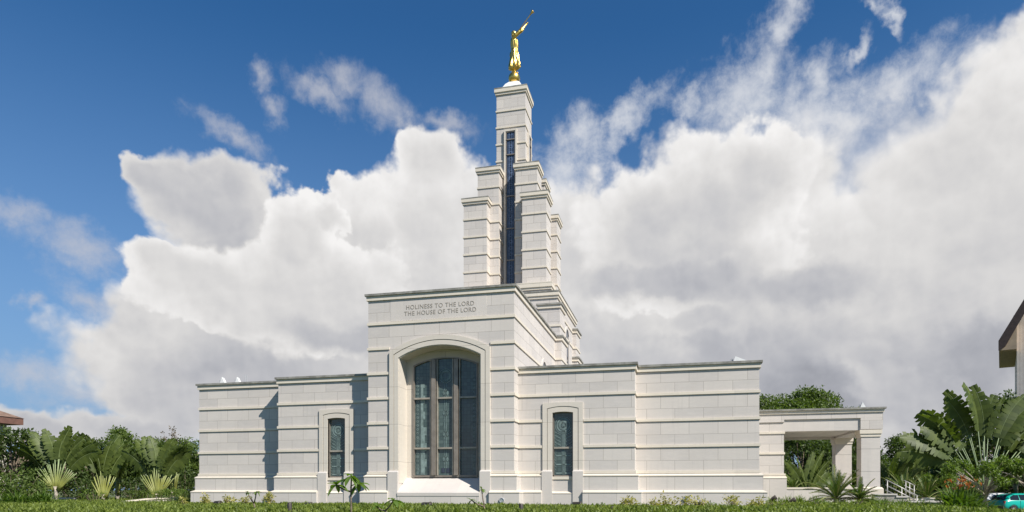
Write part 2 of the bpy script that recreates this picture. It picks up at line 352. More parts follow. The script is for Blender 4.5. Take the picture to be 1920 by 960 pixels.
# ------------------------------------------------------------------ setting: ground
def sstep(a, b, x): t = max(0., min(1., (x - a) / (b - a))); return t * t * (3 - 2 * t)
def gz(x, y):
    z = -.06 - .87 * (1 - sstep(6, 22, y)) * (1 - sstep(30, 60, abs(x + 6)))
    z -= .95 * sstep(9.5, 16.5, x) * sstep(12, 28, y)
    return z
gm, gk, gb = newmat('lawn_soil'); gtc = gk.node('ShaderNodeTexCoord').outputs['Object']
gn = gk.noise(gtc, .8, 6, .6); gn2 = gk.noise(gtc, 22, 5, .7)
gc = gk.mix(gk.ramp(gn, .35, .65), (.055, .095, .02), (.085, .10, .03)); gc = gk.mix(gk.ramp(gn2, .4, .7, 0, .5), gc, (.12, .10, .055))
gk.set(gb.inputs['Base Color'], gc); gb.inputs['Roughness'].default_value = .95; bump(gk, gb, gn2, .6, .05)
def ground():
    xs = sorted(set([-900, -500, -300, -180, -120] + [x for x in range(-90, 91, 2)] + [120, 180, 300, 500, 900])); ys = sorted(set([-400, -200, -100, -60] + [y for y in range(-40, 121, 2)] + [160, 240, 400, 800, 1500]))
    v = [(x, y, gz(x, y)) for y in ys for x in xs]; n = len(xs)
    f = [(j * n + i, j * n + i + 1, (j + 1) * n + i + 1, (j + 1) * n + i) for j in range(len(ys) - 1) for i in range(n - 1)]
    b = MB(); b.add(v, f); tag(b.build('ground', gm, smooth=True), kind='structure')
ground()

# ------------------------------------------------------------------ the temple
CX = -10.73
TW = 45.0
temple = thing('temple', 'pale granite temple with stepped tower, arched window and low side wings', 'temple', (CX, 42, 0))
def sub(mb, name, mat, parent, smooth=False): return mb.build(name, mat, parent, smooth, org=(CX, 42, 0))
BANDS = [2.60, 3.78, 4.955, 6.13, 7.31, 8.49]
BH, BP = .12, .05
def block(name, x0, x1, y0, y1, z0, zc, bands, mat=STONE, opening=None, plinth=True, jit=0., cornice=.21, coping=.10, over=.085, cap=CAP, course=0., band_mat=TRIM, bh=BH, base_band=True, slab=.95):
    """wall mass with string courses, cornice and coping. zc = underside of the cornice. opening = (cx, half, z_bottom, z_spring, z_crown, trim_half)"""
    m = MB()
    if opening:
        cx, hw, zb, zs, zcr, th = opening
        m.box(x0, x1, y0 + slab, y1, z0, zc)
        m.box(x0, cx - hw, y0, y0 + slab, z0, zc); m.box(cx + hw, x1, y0, y0 + slab, z0, zc); m.box(cx - hw, cx + hw, y0, y0 + slab, z0, zb)
        a = arc(cx, hw, zs, zcr); m.prism_xz(a + [(cx + hw, zc), (cx - hw, zc)], y0, y0 + slab)
    else: m.box(x0, x1, y0, y1, z0, zc)
    w = sub(m, name, mat, temple)
    def course_ring(z0_, z1_, p, part, mt, top=0.):
        b = MB()
        if opening and z0_ < opening[4] + .35:
            cx, hw, zb, zs, zcr, th = opening
            t = th
            if z0_ > zs - .1:    # course dies into the arch hood: find its half width there
                t = th
            b.box(x0 - p, cx - t, y0 - p, y0 + slab, z0_, z1_); b.box(cx + t, x1 + p, y0 - p, y0 + slab, z0_, z1_); b.box(x0 - p, x1 + p, y0 + slab + .02, y1 + p, z0_ + .001, z1_ + .001)
        elif top: b.frust(x0 - p, x1 + p, y0 - p, y1 + p, z0_, x0 - top, x1 + top, y0 - top, y1 + top, z1_)
        else: b.box(x0 - p, x1 + p, y0 - p, y1 + p, z0_, z1_)
        sub(b, part, mt, w)
    for z in bands: course_ring(z + jit, z + jit + bh, BP, 'string_course', band_mat)
    if base_band and plinth:
        course_ring(1.42 + jit, 1.54 + jit, BP, 'string_course', band_mat)
    if plinth:
        for za, zb_, zt, p, pt in ((.66, 1.29, 1.40, .15, .07), (-.4, .54, .66, .30, .15)):
            b = MB(); c = MB()
            segs = [(x0 - p, x1 + p, x0 - pt, x1 + pt)]
            if opening: segs = [(x0 - p, opening[0] - opening[5], x0 - pt, opening[0] - opening[5]), (opening[0] + opening[5], x1 + p, opening[0] + opening[5], x1 + pt)]
            for (a0, a1, t0, t1) in segs:
                yb = y0 + slab if opening else y1 + p
                b.box(a0, a1, y0 - p, yb, za, zb_ + jit); c.box(a0 - (.02 if a0 < x0 else 0), a1 + (.02 if a1 > x1 else 0), y0 - p - .02, yb, zb_ + jit, zb_ + jit + .045)
                c.frust(a0 - (.02 if a0 < x0 else 0), a1 + (.02 if a1 > x1 else 0), y0 - p - .02, yb, zb_ + jit + .045, t0, t1, y0 - pt, yb, zt + jit)
            if opening:
                b.box(x0 - p, x1 + p, y0 + slab + .02, y1 + p, za, zb_ + jit); c.frust(x0 - p - .02, x1 + p + .02, y0 + slab + .02, y1 + p, zb_ + jit, x0 - pt, x1 + pt, y0 + slab + .02, y1 + pt, zt + jit)
            sub(b, 'plinth', PLINTH, w); sub(c, 'plinth_ledge', band_mat, w)
    if cornice:
        b = MB(); b.box(x0 - .07, x1 + .07, y0 - .07, y1 + .07, zc + jit, zc + jit + cornice); sub(b, 'cornice', band_mat, w); zt = zc + jit + cornice
        if course:
            b = MB(); b.box(x0 - .13, x1 + .13, y0 - .13, y1 + .13, zt, zt + course); sub(b, 'coping_course', TRIM, w); zt += course
        b = MB(); o2 = over + (.13 if course else .07) - .02
        b.box(x0 - o2, x1 + o2, y0 - o2, y1 + o2, zt, zt + coping); sub(b, 'coping', cap, w)
    return w
def opening_trim(cx, y, hw, zs, zc, groove, gz_s, gz_c, outer, oz_s, oz_c, zb, parent, pr=.09):
    b = MB(); n = 24
    def path(h, s, c): return [(cx - h, zb)] + arc(cx, h, s, c, n) + [(cx + h, zb)]
    b.ring(path(outer, oz_s, oz_c), path(groove, gz_s, gz_c), y - pr, y + .1)
    b.ring(path(groove - .025, gz_s - .02, gz_c - .025), path(hw, zs, zc), y - pr + .02, y + .12)
    sub(b, 'stone_surround', FRAMEST, parent)
    b = MB(); b.ring(path(groove + .002, gz_s + .001, gz_c + .002), path(groove - .027, gz_s - .021, gz_c - .027), y - pr + .05, y + .11); sub(b, 'surround_groove', CAP, parent)
def pedestal(cx, x0, x1, y, parent, pr=.20, top=1.58):
    b = MB(); b.box(x0, x1, y - pr, y + .3, -.4, top - .06); b.frust(x0, x1, y - pr, y + .3, top - .06, x0 + .04, x1 - .04, y - pr + .05, y + .3, top); sub(b, 'pedestal', STONE_P, parent)

# front pavilion (nave end) with the arched niche
PY = 30.0
pav = block('pavilion', CX - 3.57, CX + 3.57, PY, 41.4, -.4, 9.66, BANDS, opening=(CX, 2.02, .30, 6.89, 7.42, 2.47))
opening_trim(CX, PY, 2.02, 6.89, 7.42, 2.25, 7.05, 7.66, 2.46, 7.20, 7.87, 1.5, pav)
pedestal(CX, CX - 2.50, CX - 2.0, PY, pav); pedestal(CX, CX + 2.0, CX + 2.50, PY, pav)
b = MB()
# sloping sill of the niche
b.add([(CX - 2.0, PY - .24, .55), (CX + 2.0, PY - .24, .55), (CX + 2.0, PY + .95, 1.30), (CX - 2.0, PY + .95, 1.30), (CX - 2.0, PY - .24, .40), (CX + 2.0, PY - .24, .40), (CX + 2.0, PY + .95, .40), (CX - 2.0, PY + .95, .40)],
      [(0, 1, 2, 3), (4, 7, 6, 5), (0, 4, 5, 1), (1, 5, 6, 2), (2, 6, 7, 3), (3, 7, 4, 0)]); sub(b, 'sloping_sill', STONE_P, pav)
b = MB(); b.box(CX - 2.0, CX + 2.0, PY - .22, PY + .5, -.4, .40); sub(b, 'sill_base', PLINTH, pav)
b = MB()   # inscription panel without joints
b.box(CX - 2.42, CX + 2.28, PY - .006, PY + .05, 8.63, 9.655); sub(b, 'inscription_panel', STONE_P, pav)
INK = plain('incised_lettering', (.30, .265, .225), .9)
def lettering(txt, width, zmid, h, cx, y):
    cu = bpy.data.curves.new('inscription', 'FONT'); cu.body = txt; cu.align_x = 'CENTER'; cu.align_y = 'CENTER'; cu.size = 1; cu.extrude = .004; cu.space_character = 1.12
    o = bpy.data.objects.new('inscription_tmp', cu); col.objects.link(o); bpy.context.view_layer.update()
    me = bpy.data.meshes.new_from_object(o.evaluated_get(bpy.context.evaluated_depsgraph_get())); bpy.data.objects.remove(o)
    xs = [v.co.x for v in me.vertices]; ys = [v.co.y for v in me.vertices]; sx = width / (max(xs) - min(xs)); sy = h / (max(ys) - min(ys)); mx = (max(xs) + min(xs)) / 2; my = (max(ys) + min(ys)) / 2
    for v in me.vertices: x, yy, zz = v.co; v.co = ((x - mx) * sx + cx - CX, y - 42 - zz * 1.0, (yy - my) * sy + zmid)
    bm = bmesh.new(); bm.from_mesh(me); isl = []; seen = set()
    for f in bm.faces:                       # letters, then words by the gaps between them
        if f in seen: continue
        st = [f]; grp = []; seen.add(f)
        while st:
            q = st.pop(); grp.append(q)
            for v in q.verts:
                for g in v.link_faces:
                    if g not in seen: seen.add(g); st.append(g)
        xx = [v.co.x for q in grp for v in q.verts]; isl.append((min(xx), max(xx), grp))
    isl.sort(key=lambda t: t[0]); words = []; end = -1e9
    for a, b_, grp in isl:
        if a - end > h * .36: words.append([])
        words[-1] += grp; end = max(end, b_)
    for wd in words:
        m2 = MB(); vi = {}
        for q in wd:
            ids = []
            for v in q.verts:
                if v not in vi: vi[v] = len(m2.v); m2.v.append((v.co.x + CX, v.co.y + 42, v.co.z))
                ids.append(vi[v])
            m2.f.append(tuple(ids)); m2.m.append(0)
        sub(m2, 'inscribed_word', INK, pav)
    bm.free()
lettering('HOLINESS TO THE LORD', 3.32, 9.25, .20, CX + .03, PY - .012)
lettering('THE HOUSE OF THE LORD', 3.52, 8.96, .20, CX + .03, PY - .012)

b = MB(); _pth = lambda h, s_, c_: [(CX - h, 1.0)] + arc(CX, h, s_, c_, 24) + [(CX + h, 1.0)]
b.ring(_pth(2.021, 6.891, 7.421), _pth(1.985, 6.86, 7.385), PY - .03, PY + .95); b.ring(_pth(1.986, 6.861, 7.386), _pth(1.58, 6.63, 6.97), PY + .90, PY + .952); sub(b, 'niche_lining', FRAMEST, pav)
# the arched three-light window at the back of the niche
def main_window():
    y = PY + .93; hw = 1.61; z0, zs, zc = 1.31, 6.66, 7.00
    w = MB()
    path = lambda h, s, c, zb: [(CX - h, zb)] + arc(CX, h, s, c, 24) + [(CX + h, zb)]
    w.ring(path(hw, zs, zc, z0), path(hw - .055, zs - .05, zc - .055, z0), y - .12, y + .05); w.box(CX - hw, CX + hw, y - .13, y + .05, z0 - .02, z0 + .07)
    win = sub(w, 'arched_window', BRONZE, temple)
    for mx in (-.56, .56):
        b = MB(); b.box(CX + mx - .105, CX + mx + .105, y - .20, y + .05, z0 + .07, 6.93 - abs(mx) * .09); sub(b, 'mullion', BRONZE, win)
        for s in (-1, 1):
            b = MB(); b.box(CX + mx + s * .17 - .02, CX + mx + s * .17 + .02, y - .15, y + .0, z0 + .07, 6.90); sub(b, 'light_frame', BRONZE_L, win)
    for zt in (5.06, 2.67):
        for xa, xb in ((-1.56, -.70), (-.42, .42), (.70, 1.56)):
            b = MB(); b.box(CX + xa, CX + xb, y - .14, y + .03, zt - .04, zt + .04); sub(b, 'transom', BRONZE_L, win)
    g = MB(); a = arc(CX, hw - .03, zs - .03, zc - .03, 24); g.prism_xz([(CX - hw + .03, z0), (CX + hw - .03, z0)] + a[::-1], y - .02, y + .01); sub(g, 'window_glass', GLASS, win)
    L = MB(); yy = y - .035
    def strip(xa, za, xb, zb, t=.018):
        d = Vector((xb - xa, 0, zb - za)); n = Vector((-d.z, 0, d.x)).normalized() * t
        L.add([(xa + n.x, yy, za + n.z), (xb + n.x, yy, zb + n.z), (xb - n.x, yy, zb - n.z), (xa - n.x, yy, za - n.z)], [(0, 1, 2, 3)])
    def circ(cx, cz, r, t=.02, n=24):
        for i in range(n): strip(cx + r * math.cos(2 * math.pi * i / n), cz + r * math.sin(2 * math.pi * i / n), cx + r * math.cos(2 * math.pi * (i + 1) / n), cz + r * math.sin(2 * math.pi * (i + 1) / n), t)
    def diamond(cx, cz, r, t=.022): strip(cx - r, cz, cx, cz + r, t); strip(cx, cz + r, cx + r, cz, t); strip(cx + r, cz, cx, cz - r, t); strip(cx, cz - r, cx - r, cz, t)
    for dx in (-.33, .33): strip(CX + dx, 1.45, CX + dx, 6.7, .012)
    for dx in (-.045, .045): strip(CX + dx, 1.5, CX + dx, 5.9, .014)
    circ(CX, 6.12, .22, .05); circ(CX, 6.12, .33, .02)
    for cz in (5.30, 4.35, 3.35, 2.15): diamond(CX, cz, .13, .032)
    for i, cz in enumerate(np.arange(1.5, 6.2, .19)):     # stepped mosaic in the left light, zig-zag in the right one
        xx = CX - 1.42
        diamond(xx, cz, .055, .014)
        wd = .13 + .09 * ((i // 2) % 2) + (.08 if cz < 3.6 else 0)
        if cz < 5.7: L.add([(CX - 1.26, yy, cz - .095), (CX - 1.26 + wd, yy, cz - .095), (CX - 1.26 + wd, yy, cz + .095), (CX - 1.26, yy, cz + .095)], [(0, 1, 2, 3)])
        diamond(CX + 1.42, cz, .055, .010)
    sub(L, 'leaded_pattern', LEAD, win)
    for q in (-.12, .12): 
        b = MB(); b.box(CX + q - .09, CX + q + .09, yy - .004, yy + .002, 1.50, 1.72); sub(b, 'dark_pane', GLASS_T, win)
main_window()

def small_window(cx, y):
    hw = .475; z0, zs, zc = 1.30, 4.205, 4.25
    w = MB(); path = lambda h, s, c: [(cx - h, z0)] + arc(cx, h, s, c, 12) + [(cx + h, z0)]
    w.ring(path(hw, zs, zc), path(hw - .045, zs - .04, zc - .045), y + .10, y + .25); w.box(cx - hw, cx + hw, y + .1, y + .25, z0 - .01, z0 + .05)
    win = sub(w, 'narrow_window', BRONZE, temple)
    b = MB(); b.box(cx - hw + .03, cx + hw - .03, y + .09, y + .24, 2.57, 2.65); sub(b, 'transom', BRONZE_L, win)
    g = MB(); a = arc(cx, hw - .02, zs - .02, zc - .02, 12); g.prism_xz([(cx - hw + .02, z0), (cx + hw - .02, z0)] + a[::-1], y + .18, y + .21); sub(g, 'window_glass', GLASS, win)
    L = MB(); yy = y + .165
    def strip(xa, za, xb, zb, t=.018):
        d = Vector((xb - xa, 0, zb - za)); n = Vector((-d.z, 0, d.x)).normalized() * t
        L.add([(xa + n.x, yy, za + n.z), (xb + n.x, yy, zb + n.z), (xb - n.x, yy, zb - n.z), (xa - n.x, yy, za - n.z)], [(0, 1, 2, 3)])
    for r, t in ((.17, .05), (.29, .035), (.38, .012)):
        for i in range(24):
            a0, a1 = 2 * math.pi * i / 24, 2 * math.pi * (i + 1) / 24
            strip(cx + r * math.cos(a0), 3.65 + r * math.sin(a0), cx + r * math.cos(a1), 3.65 + r * math.sin(a1), t)
    for i in range(5): strip(cx, 3.56, cx + .09 * math.sin((i - 2) * .6), 3.56 + .2 * math.cos((i - 2) * .6), .012)
    for dx in (-.06, 0, .06): strip(cx + dx, 1.4, cx + dx, 3.45, .016)
    for zz in (1.45, 1.85, 2.25): strip(cx - .36, zz, cx + .36, zz, .03)
    for s in (-1, 1):
        for i in range(4): strip(cx + s * .40, 3.35 - i * .16, cx + s * .12, 3.2 - i * .16, .014)
        for zz in np.arange(1.45, 3.0, .14): strip(cx + s * .34, zz, cx + s * .40, zz + .07, .010)
    sub(L, 'leaded_pattern', LEAD, win)
def wing_front(cx, y, w):
    opening_trim(cx, y, .475, 4.205, 4.25, .725, 4.40, 4.50, .93, 4.66, 4.68, 1.5, w, .07)
    pedestal(cx, cx - .95, cx - .475, y, w, .18); pedestal(cx, cx + .475, cx + .95, y, w, .18)
    b = MB(); b.box(cx - .47, cx + .47, y - .06, y + .3, 1.16, 1.29); sub(b, 'window_sill', TRIM, w)
    b = MB(); b.box(cx - .47, cx + .47, y - .02, y + .3, .60, 1.16); b.box(cx - .47, cx + .47, y - .14, y + .3, -.4, .52); sub(b, 'apron', STONE_P, w)
    b = MB(); b.frust(cx - .47, cx + .47, y - .16, y + .3, .52, cx - .47, cx + .47, y - .03, y + .3, .61); sub(b, 'apron_ledge', TRIM, w)
    small_window(cx, y)
WB = BANDS[:3]
for s, j in ((-1, .003), (1, .005)):
    xa, xb = sorted((CX + s * 3.3, CX + s * 8.9)); wcx = CX + s * 5.66
    w = block('inner_wing', xa, xb, PY + .82, 56, -.4, 6.05, WB, opening=(wcx, .475, .4, 4.205, 4.25, .945), jit=j, slab=.3)
    wing_front(wcx, PY + .82, w)
    xa, xb = sorted((CX + s * 8.5, CX + s * 14.24))
    block('outer_wing', xa, xb, PY + 1.72, 54, -.4, 6.05, WB, jit=j + .004)

# crossing under the tower, with corner piers
block('crossing', CX - 3.6, CX + 3.6, 41.2, 48.8, 5, 12.42, [10.6, 11.62], plinth=False, jit=.002, cornice=.16, coping=.07, course=.22, over=.05)
for sx in (-1, 1):
    for sy in (-1, 1):
        xa, xb = sorted((CX + sx * 3.86, CX + sx * 2.55)); ya, yb = sorted((TW + sy * 4.32, TW + sy * 2.5))
        block('corner_pier', xa, xb, ya, yb, 5, 11.66, [10.55], plinth=False, jit=.007, cornice=.2, coping=.10)
        xa, xb = sorted((CX + sx * 3.97, CX + sx * 2.5)); ya, yb = sorted((TW + sy * 4.42, TW + sy * 2.36))
        block('pier_base', xa, xb, ya, yb, 4.5, 9.655, [7.31, 8.49], plinth=False, jit=.009)
block('rear_nave', CX - 3.57, CX + 3.57, 48.6, 60, -.4, 9.66, BANDS, jit=.004, plinth=False)
block('tower_base', CX - 3.04, CX + 3.04, TW - 3.04, TW + 3.04, 12, 13.22, [], plinth=False, cornice=.15, course=.24, coping=.06, over=.03, cap=TRIM)
# arched windows on the side walls
def side_window(y, x, z0, zs, zc, hw):
    n = 12; pts = [(y - hw, z0)] + arc(y, hw, zs, zc, n) + [(y + hw, z0)]; out = [(y - hw - .2, z0)] + arc(y, hw + .2, zs, zc + .2, n) + [(y + hw + .2, z0)]
    b = MB(); N = len(pts)
    for xx0, xx1, A, B in ((x - .02, x + .05, out, pts),):
        v = [(xx1, q[0], q[1]) for q in A] + [(xx1, q[0], q[1]) for q in B] + [(xx0, q[0], q[1]) for q in A] + [(xx0, q[0], q[1]) for q in B]
        fs = []
        for i in range(N - 1): fs += [(i, i + 1, i + 1 + N, i + N), (i, i + 2 * N, i + 1 + 2 * N, i + 1), (i + N, i + N + 1, i + 1 + 3 * N, i + 3 * N)]
        b.add(v, fs)
    w = sub(b, 'side_window', STONE_P, temple)
    g = MB(); g.add([(x + .012, q[0], q[1]) for q in pts], [tuple(range(N))]); sub(g, 'window_glass', GLASS_T, w)
for sx in (1,):
    side_window(37.1, CX + 3.57, 5.0, 7.35, 7.75, .55); side_window(45.0, CX + 3.6, 7.0, 11.0, 11.35, .6); side_window(33.8, CX + 3.57, 5.0, 6.0, 6.2, .5)

# tower: four outer piers, four inner piers, shaft
TB = [14.70, 15.84, 16.98, 18.12]
for sx in (-1, 1):
    for sy in (-1, 1):
        xa, xb = sorted((CX + sx * 2.72, CX + sx * 1.17)); ya, yb = sorted((TW + sy * 2.72, TW + sy * 1.17))
        block('tower_outer_pier', xa, xb, ya, yb, 13.3, 19.14, TB, STONE_T, plinth=False, cornice=.14, course=.2, coping=.06, over=.03, bh=.10)
        xa, xb = sorted((CX + sx * 1.99, CX + sx * .56)); ya, yb = sorted((TW + sy * 1.99, TW + sy * .56))
        block('tower_inner_pier', xa, xb, ya, yb, 13.3, 21.38, TB + [19.26, 20.40], STONE_T, plinth=False, cornice=.14, course=.2, coping=.06, over=.03, bh=.10, jit=.003)
sh = block('tower_shaft', CX - .98, CX + .98, TW - .98, TW + .98, 13.3, 26.98, [22.50, 23.62, 24.74, 25.84], STONE_T, plinth=False, cornice=.15, course=.22, coping=.07, over=.03, bh=.10, jit=.001)
b = MB(); b.frust(CX - .8, CX + .8, TW - .8, TW + .8, 27.42, CX - .5, CX + .5, TW - .5, TW + .5, 27.98); b.frust(CX - .5, CX + .5, TW - .5, TW + .5, 27.98, CX - .3, CX + .3, TW - .3, TW + .3, 28.20); sub(b, 'roof_cap', WHITE, sh)
for q in range(4):      # tall slot window on each face
    rot = Matrix.Rotation(q * math.pi / 2, 4, 'Z'); o = Vector((CX, TW, 0))
    def rbox(mb, x0, x1, y0, y1, z0, z1):
        c = MB(); c.box(x0, x1, y0, y1, z0, z1); mb.add([tuple(o + rot @ Vector(v)) for v in c.v], c.f)
    b = MB(); rbox(b, -.43, -.33, -1.13, -.9, 13.72, 24.45); rbox(b, .33, .43, -1.13, -.9, 13.72, 24.45); rbox(b, -.43, .43, -1.13, -.9, 24.45, 24.58); w = sub(b, 'tower_window', FRAMEST, temple)
    b = MB(); rbox(b, -.33, -.27, -1.10, -.9, 13.75, 24.45); rbox(b, .27, .33, -1.10, -.9, 13.75, 24.45); rbox(b, -.27, .27, -1.10, -.9, 24.38, 24.45); rbox(b, -.40, .40, -1.12, -.9, 13.72, 13.86); sub(b, 'window_frame', BRONZE, w)
    b = MB(); rbox(b, -.27, .27, -1.04, -1.0, 13.8, 24.4); sub(b, 'window_glass', GLASS_T, w)
    for zt in (15.9, 18.0, 20.15, 22.9, 23.9):
        b = MB(); rbox(b, -.31, .31, -1.12, -1.0, zt - .03, zt + .03); sub(b, 'transom', BRONZE, w)
    L = MB()
    for sx_ in (-.17, -.06, .06, .17): rbox(L, sx_ - .014, sx_ + .014, -1.055, -1.045, 13.9, 24.35)
    for zt in np.arange(14.2, 24.3, .42):
        for a_ in range(8):
            t0, t1 = a_ * math.pi / 4, (a_ + 1) * math.pi / 4; r_ = .10
            rbox(L, min(r_ * math.cos(t0), r_ * math.cos(t1)) - .015, max(r_ * math.cos(t0), r_ * math.cos(t1)) + .015, -1.06, -1.05, zt + min(r_ * math.sin(t0), r_ * math.sin(t1)) - .012, zt + max(r_ * math.sin(t0), r_ * math.sin(t1)) + .012)
    sub(L, 'leaded_pattern', LEADB, w)

# portico on the right
PX0, PX1, PYF, PYB = 3.3, 10.45, 39.6, 46.6
b = MB(); b.box(PX0, 5.65, PYF, PYF + 1.3, -.4, 4.36); pw_ = sub(b, 'portico_wall', STONE, temple)
for z in (2.62, 3.74):
    b = MB(); b.box(PX0, 5.70, PYF - .05, PYF + 1.35, z, z + .11); sub(b, 'string_course', TRIM, pw_)
b = MB(); b.box(PX0, 5.73, PYF - .05, PYF + 1.38, 1.46, 1.57); b.frust(PX0, 5.80, PYF - .12, PYF + 1.4, 1.33, PX0, 5.74, PYF - .07, PYF + 1.4, 1.43); sub(b, 'string_course', TRIM, pw_)
b = MB(); b.box(PX0, 5.78, PYF - .10, PYF + 1.4, -.4, 1.33); sub(b, 'plinth', PLINTH, pw_)
b = MB(); b.box(PX0, 10.47, PYF + .02, PYF + .78, 3.86, 4.50); b.box(PX0, 10.47, PYB - .8, PYB, 3.86, 4.50); b.box(9.5, 10.45, PYF + .78, PYB - .8, 3.86, 4.5); b.box(PX0, 9.5, PYF + .78, PYB - .8, 3.98, 4.5)
pr = sub(b, 'portico_roof', STONE_P, temple)
b = MB(); b.box(PX0, 10.54, PYF - .06, PYB + .06, 4.50, 4.80); b.box(PX0, 5.66, PYF - .058, PYF + 1.3, 4.36, 4.5); b.box(9.46, 10.54, PYF - .058, PYF + .5, 3.9, 4.5); sub(b, 'frieze', STONE, pr)
b = MB(); b.box(PX0, 10.60, PYF - .12, PYB + .12, 4.80, 4.96); sub(b, 'cornice', TRIM, pr)
b = MB(); b.box(PX0, 10.68, PYF - .2, PYB + .2, 4.96, 5.05); sub(b, 'coping', CAP, pr)
for (ya) in (PYF, PYB - .95):
    b = MB(); b.box(9.5, 10.42, ya, ya + .95, .82, 3.50); pl = sub(b, 'pillar', STONE_P, temple)
    b = MB(); b.box(9.46, 10.46, ya - .04, ya + .99, 3.50, 3.66); b.box(9.42, 10.50, ya - .08, ya + 1.03, 3.66, 3.87); sub(b, 'capital', TRIM, pl)
    b = MB(); b.box(9.38, 10.56, ya - .12, ya + 1.07, -.9, .74); b.frust(9.38, 10.56, ya - .12, ya + 1.07, .74, 9.46, 10.48, ya - .04, ya + 1.0, .83); sub(b, 'pillar_base', TRIM, pl)
    for z in (1.65, 2.85):
        b = MB(); b.box(9.497, 10.423, ya - .003, ya + .953, z, z + .014); sub(b, 'joint', CAP, pl)
b = MB(); b.box(5.6, 9.5, PYF - .06, PYF + .4, -.5, .72); lw = sub(b, 'parapet', PLINTH, temple); b = MB(); b.box(5.6, 9.5, PYF - .09, PYF + .43, .72, .82); sub(b, 'coping', TRIM, lw)
b = MB(); b.box(3.6, 10.4, PYF + .4, PYB, -.6, .42); sub(b, 'portico_floor', STONE_P, temple)

# ------------------------------------------------------------------ gilded statue
def gold():
    m, k, b = newmat('gold_leaf'); tc = k.node('ShaderNodeTexCoord').outputs['Object']; n = k.noise(tc, 9, 4)
    k.set(b.inputs['Base Color'], k.mix(k.ramp(n, .3, .7), (.72, .44, .09), (.90, .62, .18))); b.inputs['Metallic'].default_value = 1; b.inputs['Roughness'].default_value = .34
    bump(k, b, n, .2, .02); return m
GOLD = gold()
def statue():
    o = thing('gilded_statue', 'gilded robed figure blowing a long trumpet on a golden globe atop the tower', 'statue', (CX, TW, 28.19))
    org = Vector(o.location)
    g = MB(); pr = [(.39 * math.sin(math.pi * i / 16) + .0005, .39 - .39 * math.cos(math.pi * i / 16)) for i in range(17)]; g.lathe(pr, 28, org); g.build('globe', GOLD, o, True)
    # robe: lofted sections (height, half width x, half depth y, centre x, centre y, fold depth)
    z0 = .80
    S = [(0.0, .10, .09, -.03, 0, 0), (.07, .09, .08, -.03, 0, 0), (.13, .14, .13, -.02, 0, .01), (.22, .26, .21, -.02, 0, .035), (.32, .34, .25, .0, 0, .045), (.50, .335, .25, .03, 0, .045), (.75, .275, .23, .03, 0, .04), (1.05, .245, .22, .03, 0, .03),
         (1.32, .225, .21, .02, 0, .022), (1.50, .205, .19, .02, 0, .012), (1.70, .235, .22, .02, 0, .015), (1.95, .245, .26, .01, 0, .012), (2.12, .20, .27, .0, 0, .006), (2.22, .12, .15, -.01, 0, 0), (2.28, .075, .08, -.01, 0, 0), (2.38, .07, .075, .0, 0, 0)]
    B = MB(); n = 40; v = []; fs = []
    for (z, rx, ry, cx, cy, fd) in S:
        for j in range(n):
            a = 2 * math.pi * j / n; w = 1 + fd / .25 * (math.sin(9 * a + z * 2.6) + .5 * math.sin(14 * a - z * 3.1)); v.append((cx + rx * w * math.cos(a), cy + ry * w * math.sin(a), z))
    for i in range(len(S) - 1):
        for j in range(n): fs.append((i * n + j, i * n + (j + 1) % n, (i + 1) * n + (j + 1) % n, (i + 1) * n + j))
    fs += [tuple(range(n - 1, -1, -1)), tuple((len(S) - 1) * n + j for j in range(n))]
    B.add(v, fs)
    def ball(c, r):
        q = [(max(.0005, math.sin(math.pi * i / 10)), -math.cos(math.pi * i / 10)) for i in range(11)]; T = MB(); T.lathe(q, 16); B.add([(c[0] + p[0] * r[0], c[1] + p[1] * r[1], c[2] + p[2] * r[2]) for p in T.v], T.f)
    ball((.0, 0, 2.52), (.135, .12, .175)); ball((-.045, 0, 2.55), (.145, .135, .16)); ball((-.09, 0, 2.42), (.09, .12, .12))       # head, hair
    ball((.135, 0, 2.50), (.035, .022, .035)); ball((.105, 0, 2.43), (.05, .05, .035)); ball((.105, .04, 2.545), (.03, .02, .018)); ball((.105, -.04, 2.545), (.03, .02, .018)); ball((.03, .12, 2.51), (.03, .02, .045)); ball((.03, -.12, 2.51), (.03, .02, .045))
    # right arm lifted towards the horn, wide sleeve hanging at the elbow
    B.tube([(.0, -.20, 2.06), (.14, -.26, 2.20), (.34, -.22, 2.40), (.52, -.13, 2.62), (.68, -.06, 2.86), (.76, -.03, 2.98)], [.11, .12, .125, .10, .06, .045], 14)
    B.tube([(.34, -.22, 2.40), (.50, -.2, 2.48), (.62, -.14, 2.58)], [.12, .10, .04], 12); ball((.79, -.02, 3.03), (.055, .05, .075))
    for i in range(4): B.tube([(.775 + .008 * i, -.05, 3.0 + i * .028), (.83 + .008 * i, -.055, 2.985 + i * .028), (.85 + .008 * i, .0, 2.99 + i * .028)], [.016, .016, .013], 6)
    # left arm lowered behind, sleeve swinging back
    B.tube([(.0, .22, 2.06), (-.08, .29, 1.85), (-.13, .30, 1.60), (-.17, .26, 1.36), (-.19, .22, 1.22)], [.10, .105, .10, .085, .05], 14); ball((-.20, .2, 1.15), (.045, .04, .07))
    B.tube([(-.13, .28, 1.62), (-.24, .24, 1.42), (-.30, .2, 1.22)], [.09, .10, .04], 12)
    for s in (-.05, .06): ball((s + .05, s, .02), (.13, .05, .05))
    me = bpy.data.meshes.new('tmp'); me.from_pydata(B.v, [], B.f); t = bpy.data.objects.new('tmp', me); col.objects.link(t)
    md = t.modifiers.new('r', 'REMESH'); md.mode = 'VOXEL'; md.voxel_size = .016; md.use_smooth_shade = True
    sm = t.modifiers.new('s', 'SMOOTH'); sm.iterations = 2
    bpy.context.view_layer.update(); nm = bpy.data.meshes.new_from_object(t.evaluated_get(bpy.context.evaluated_depsgraph_get())); bpy.data.objects.remove(t)
    nm.materials.clear(); nm.materials.append(GOLD)
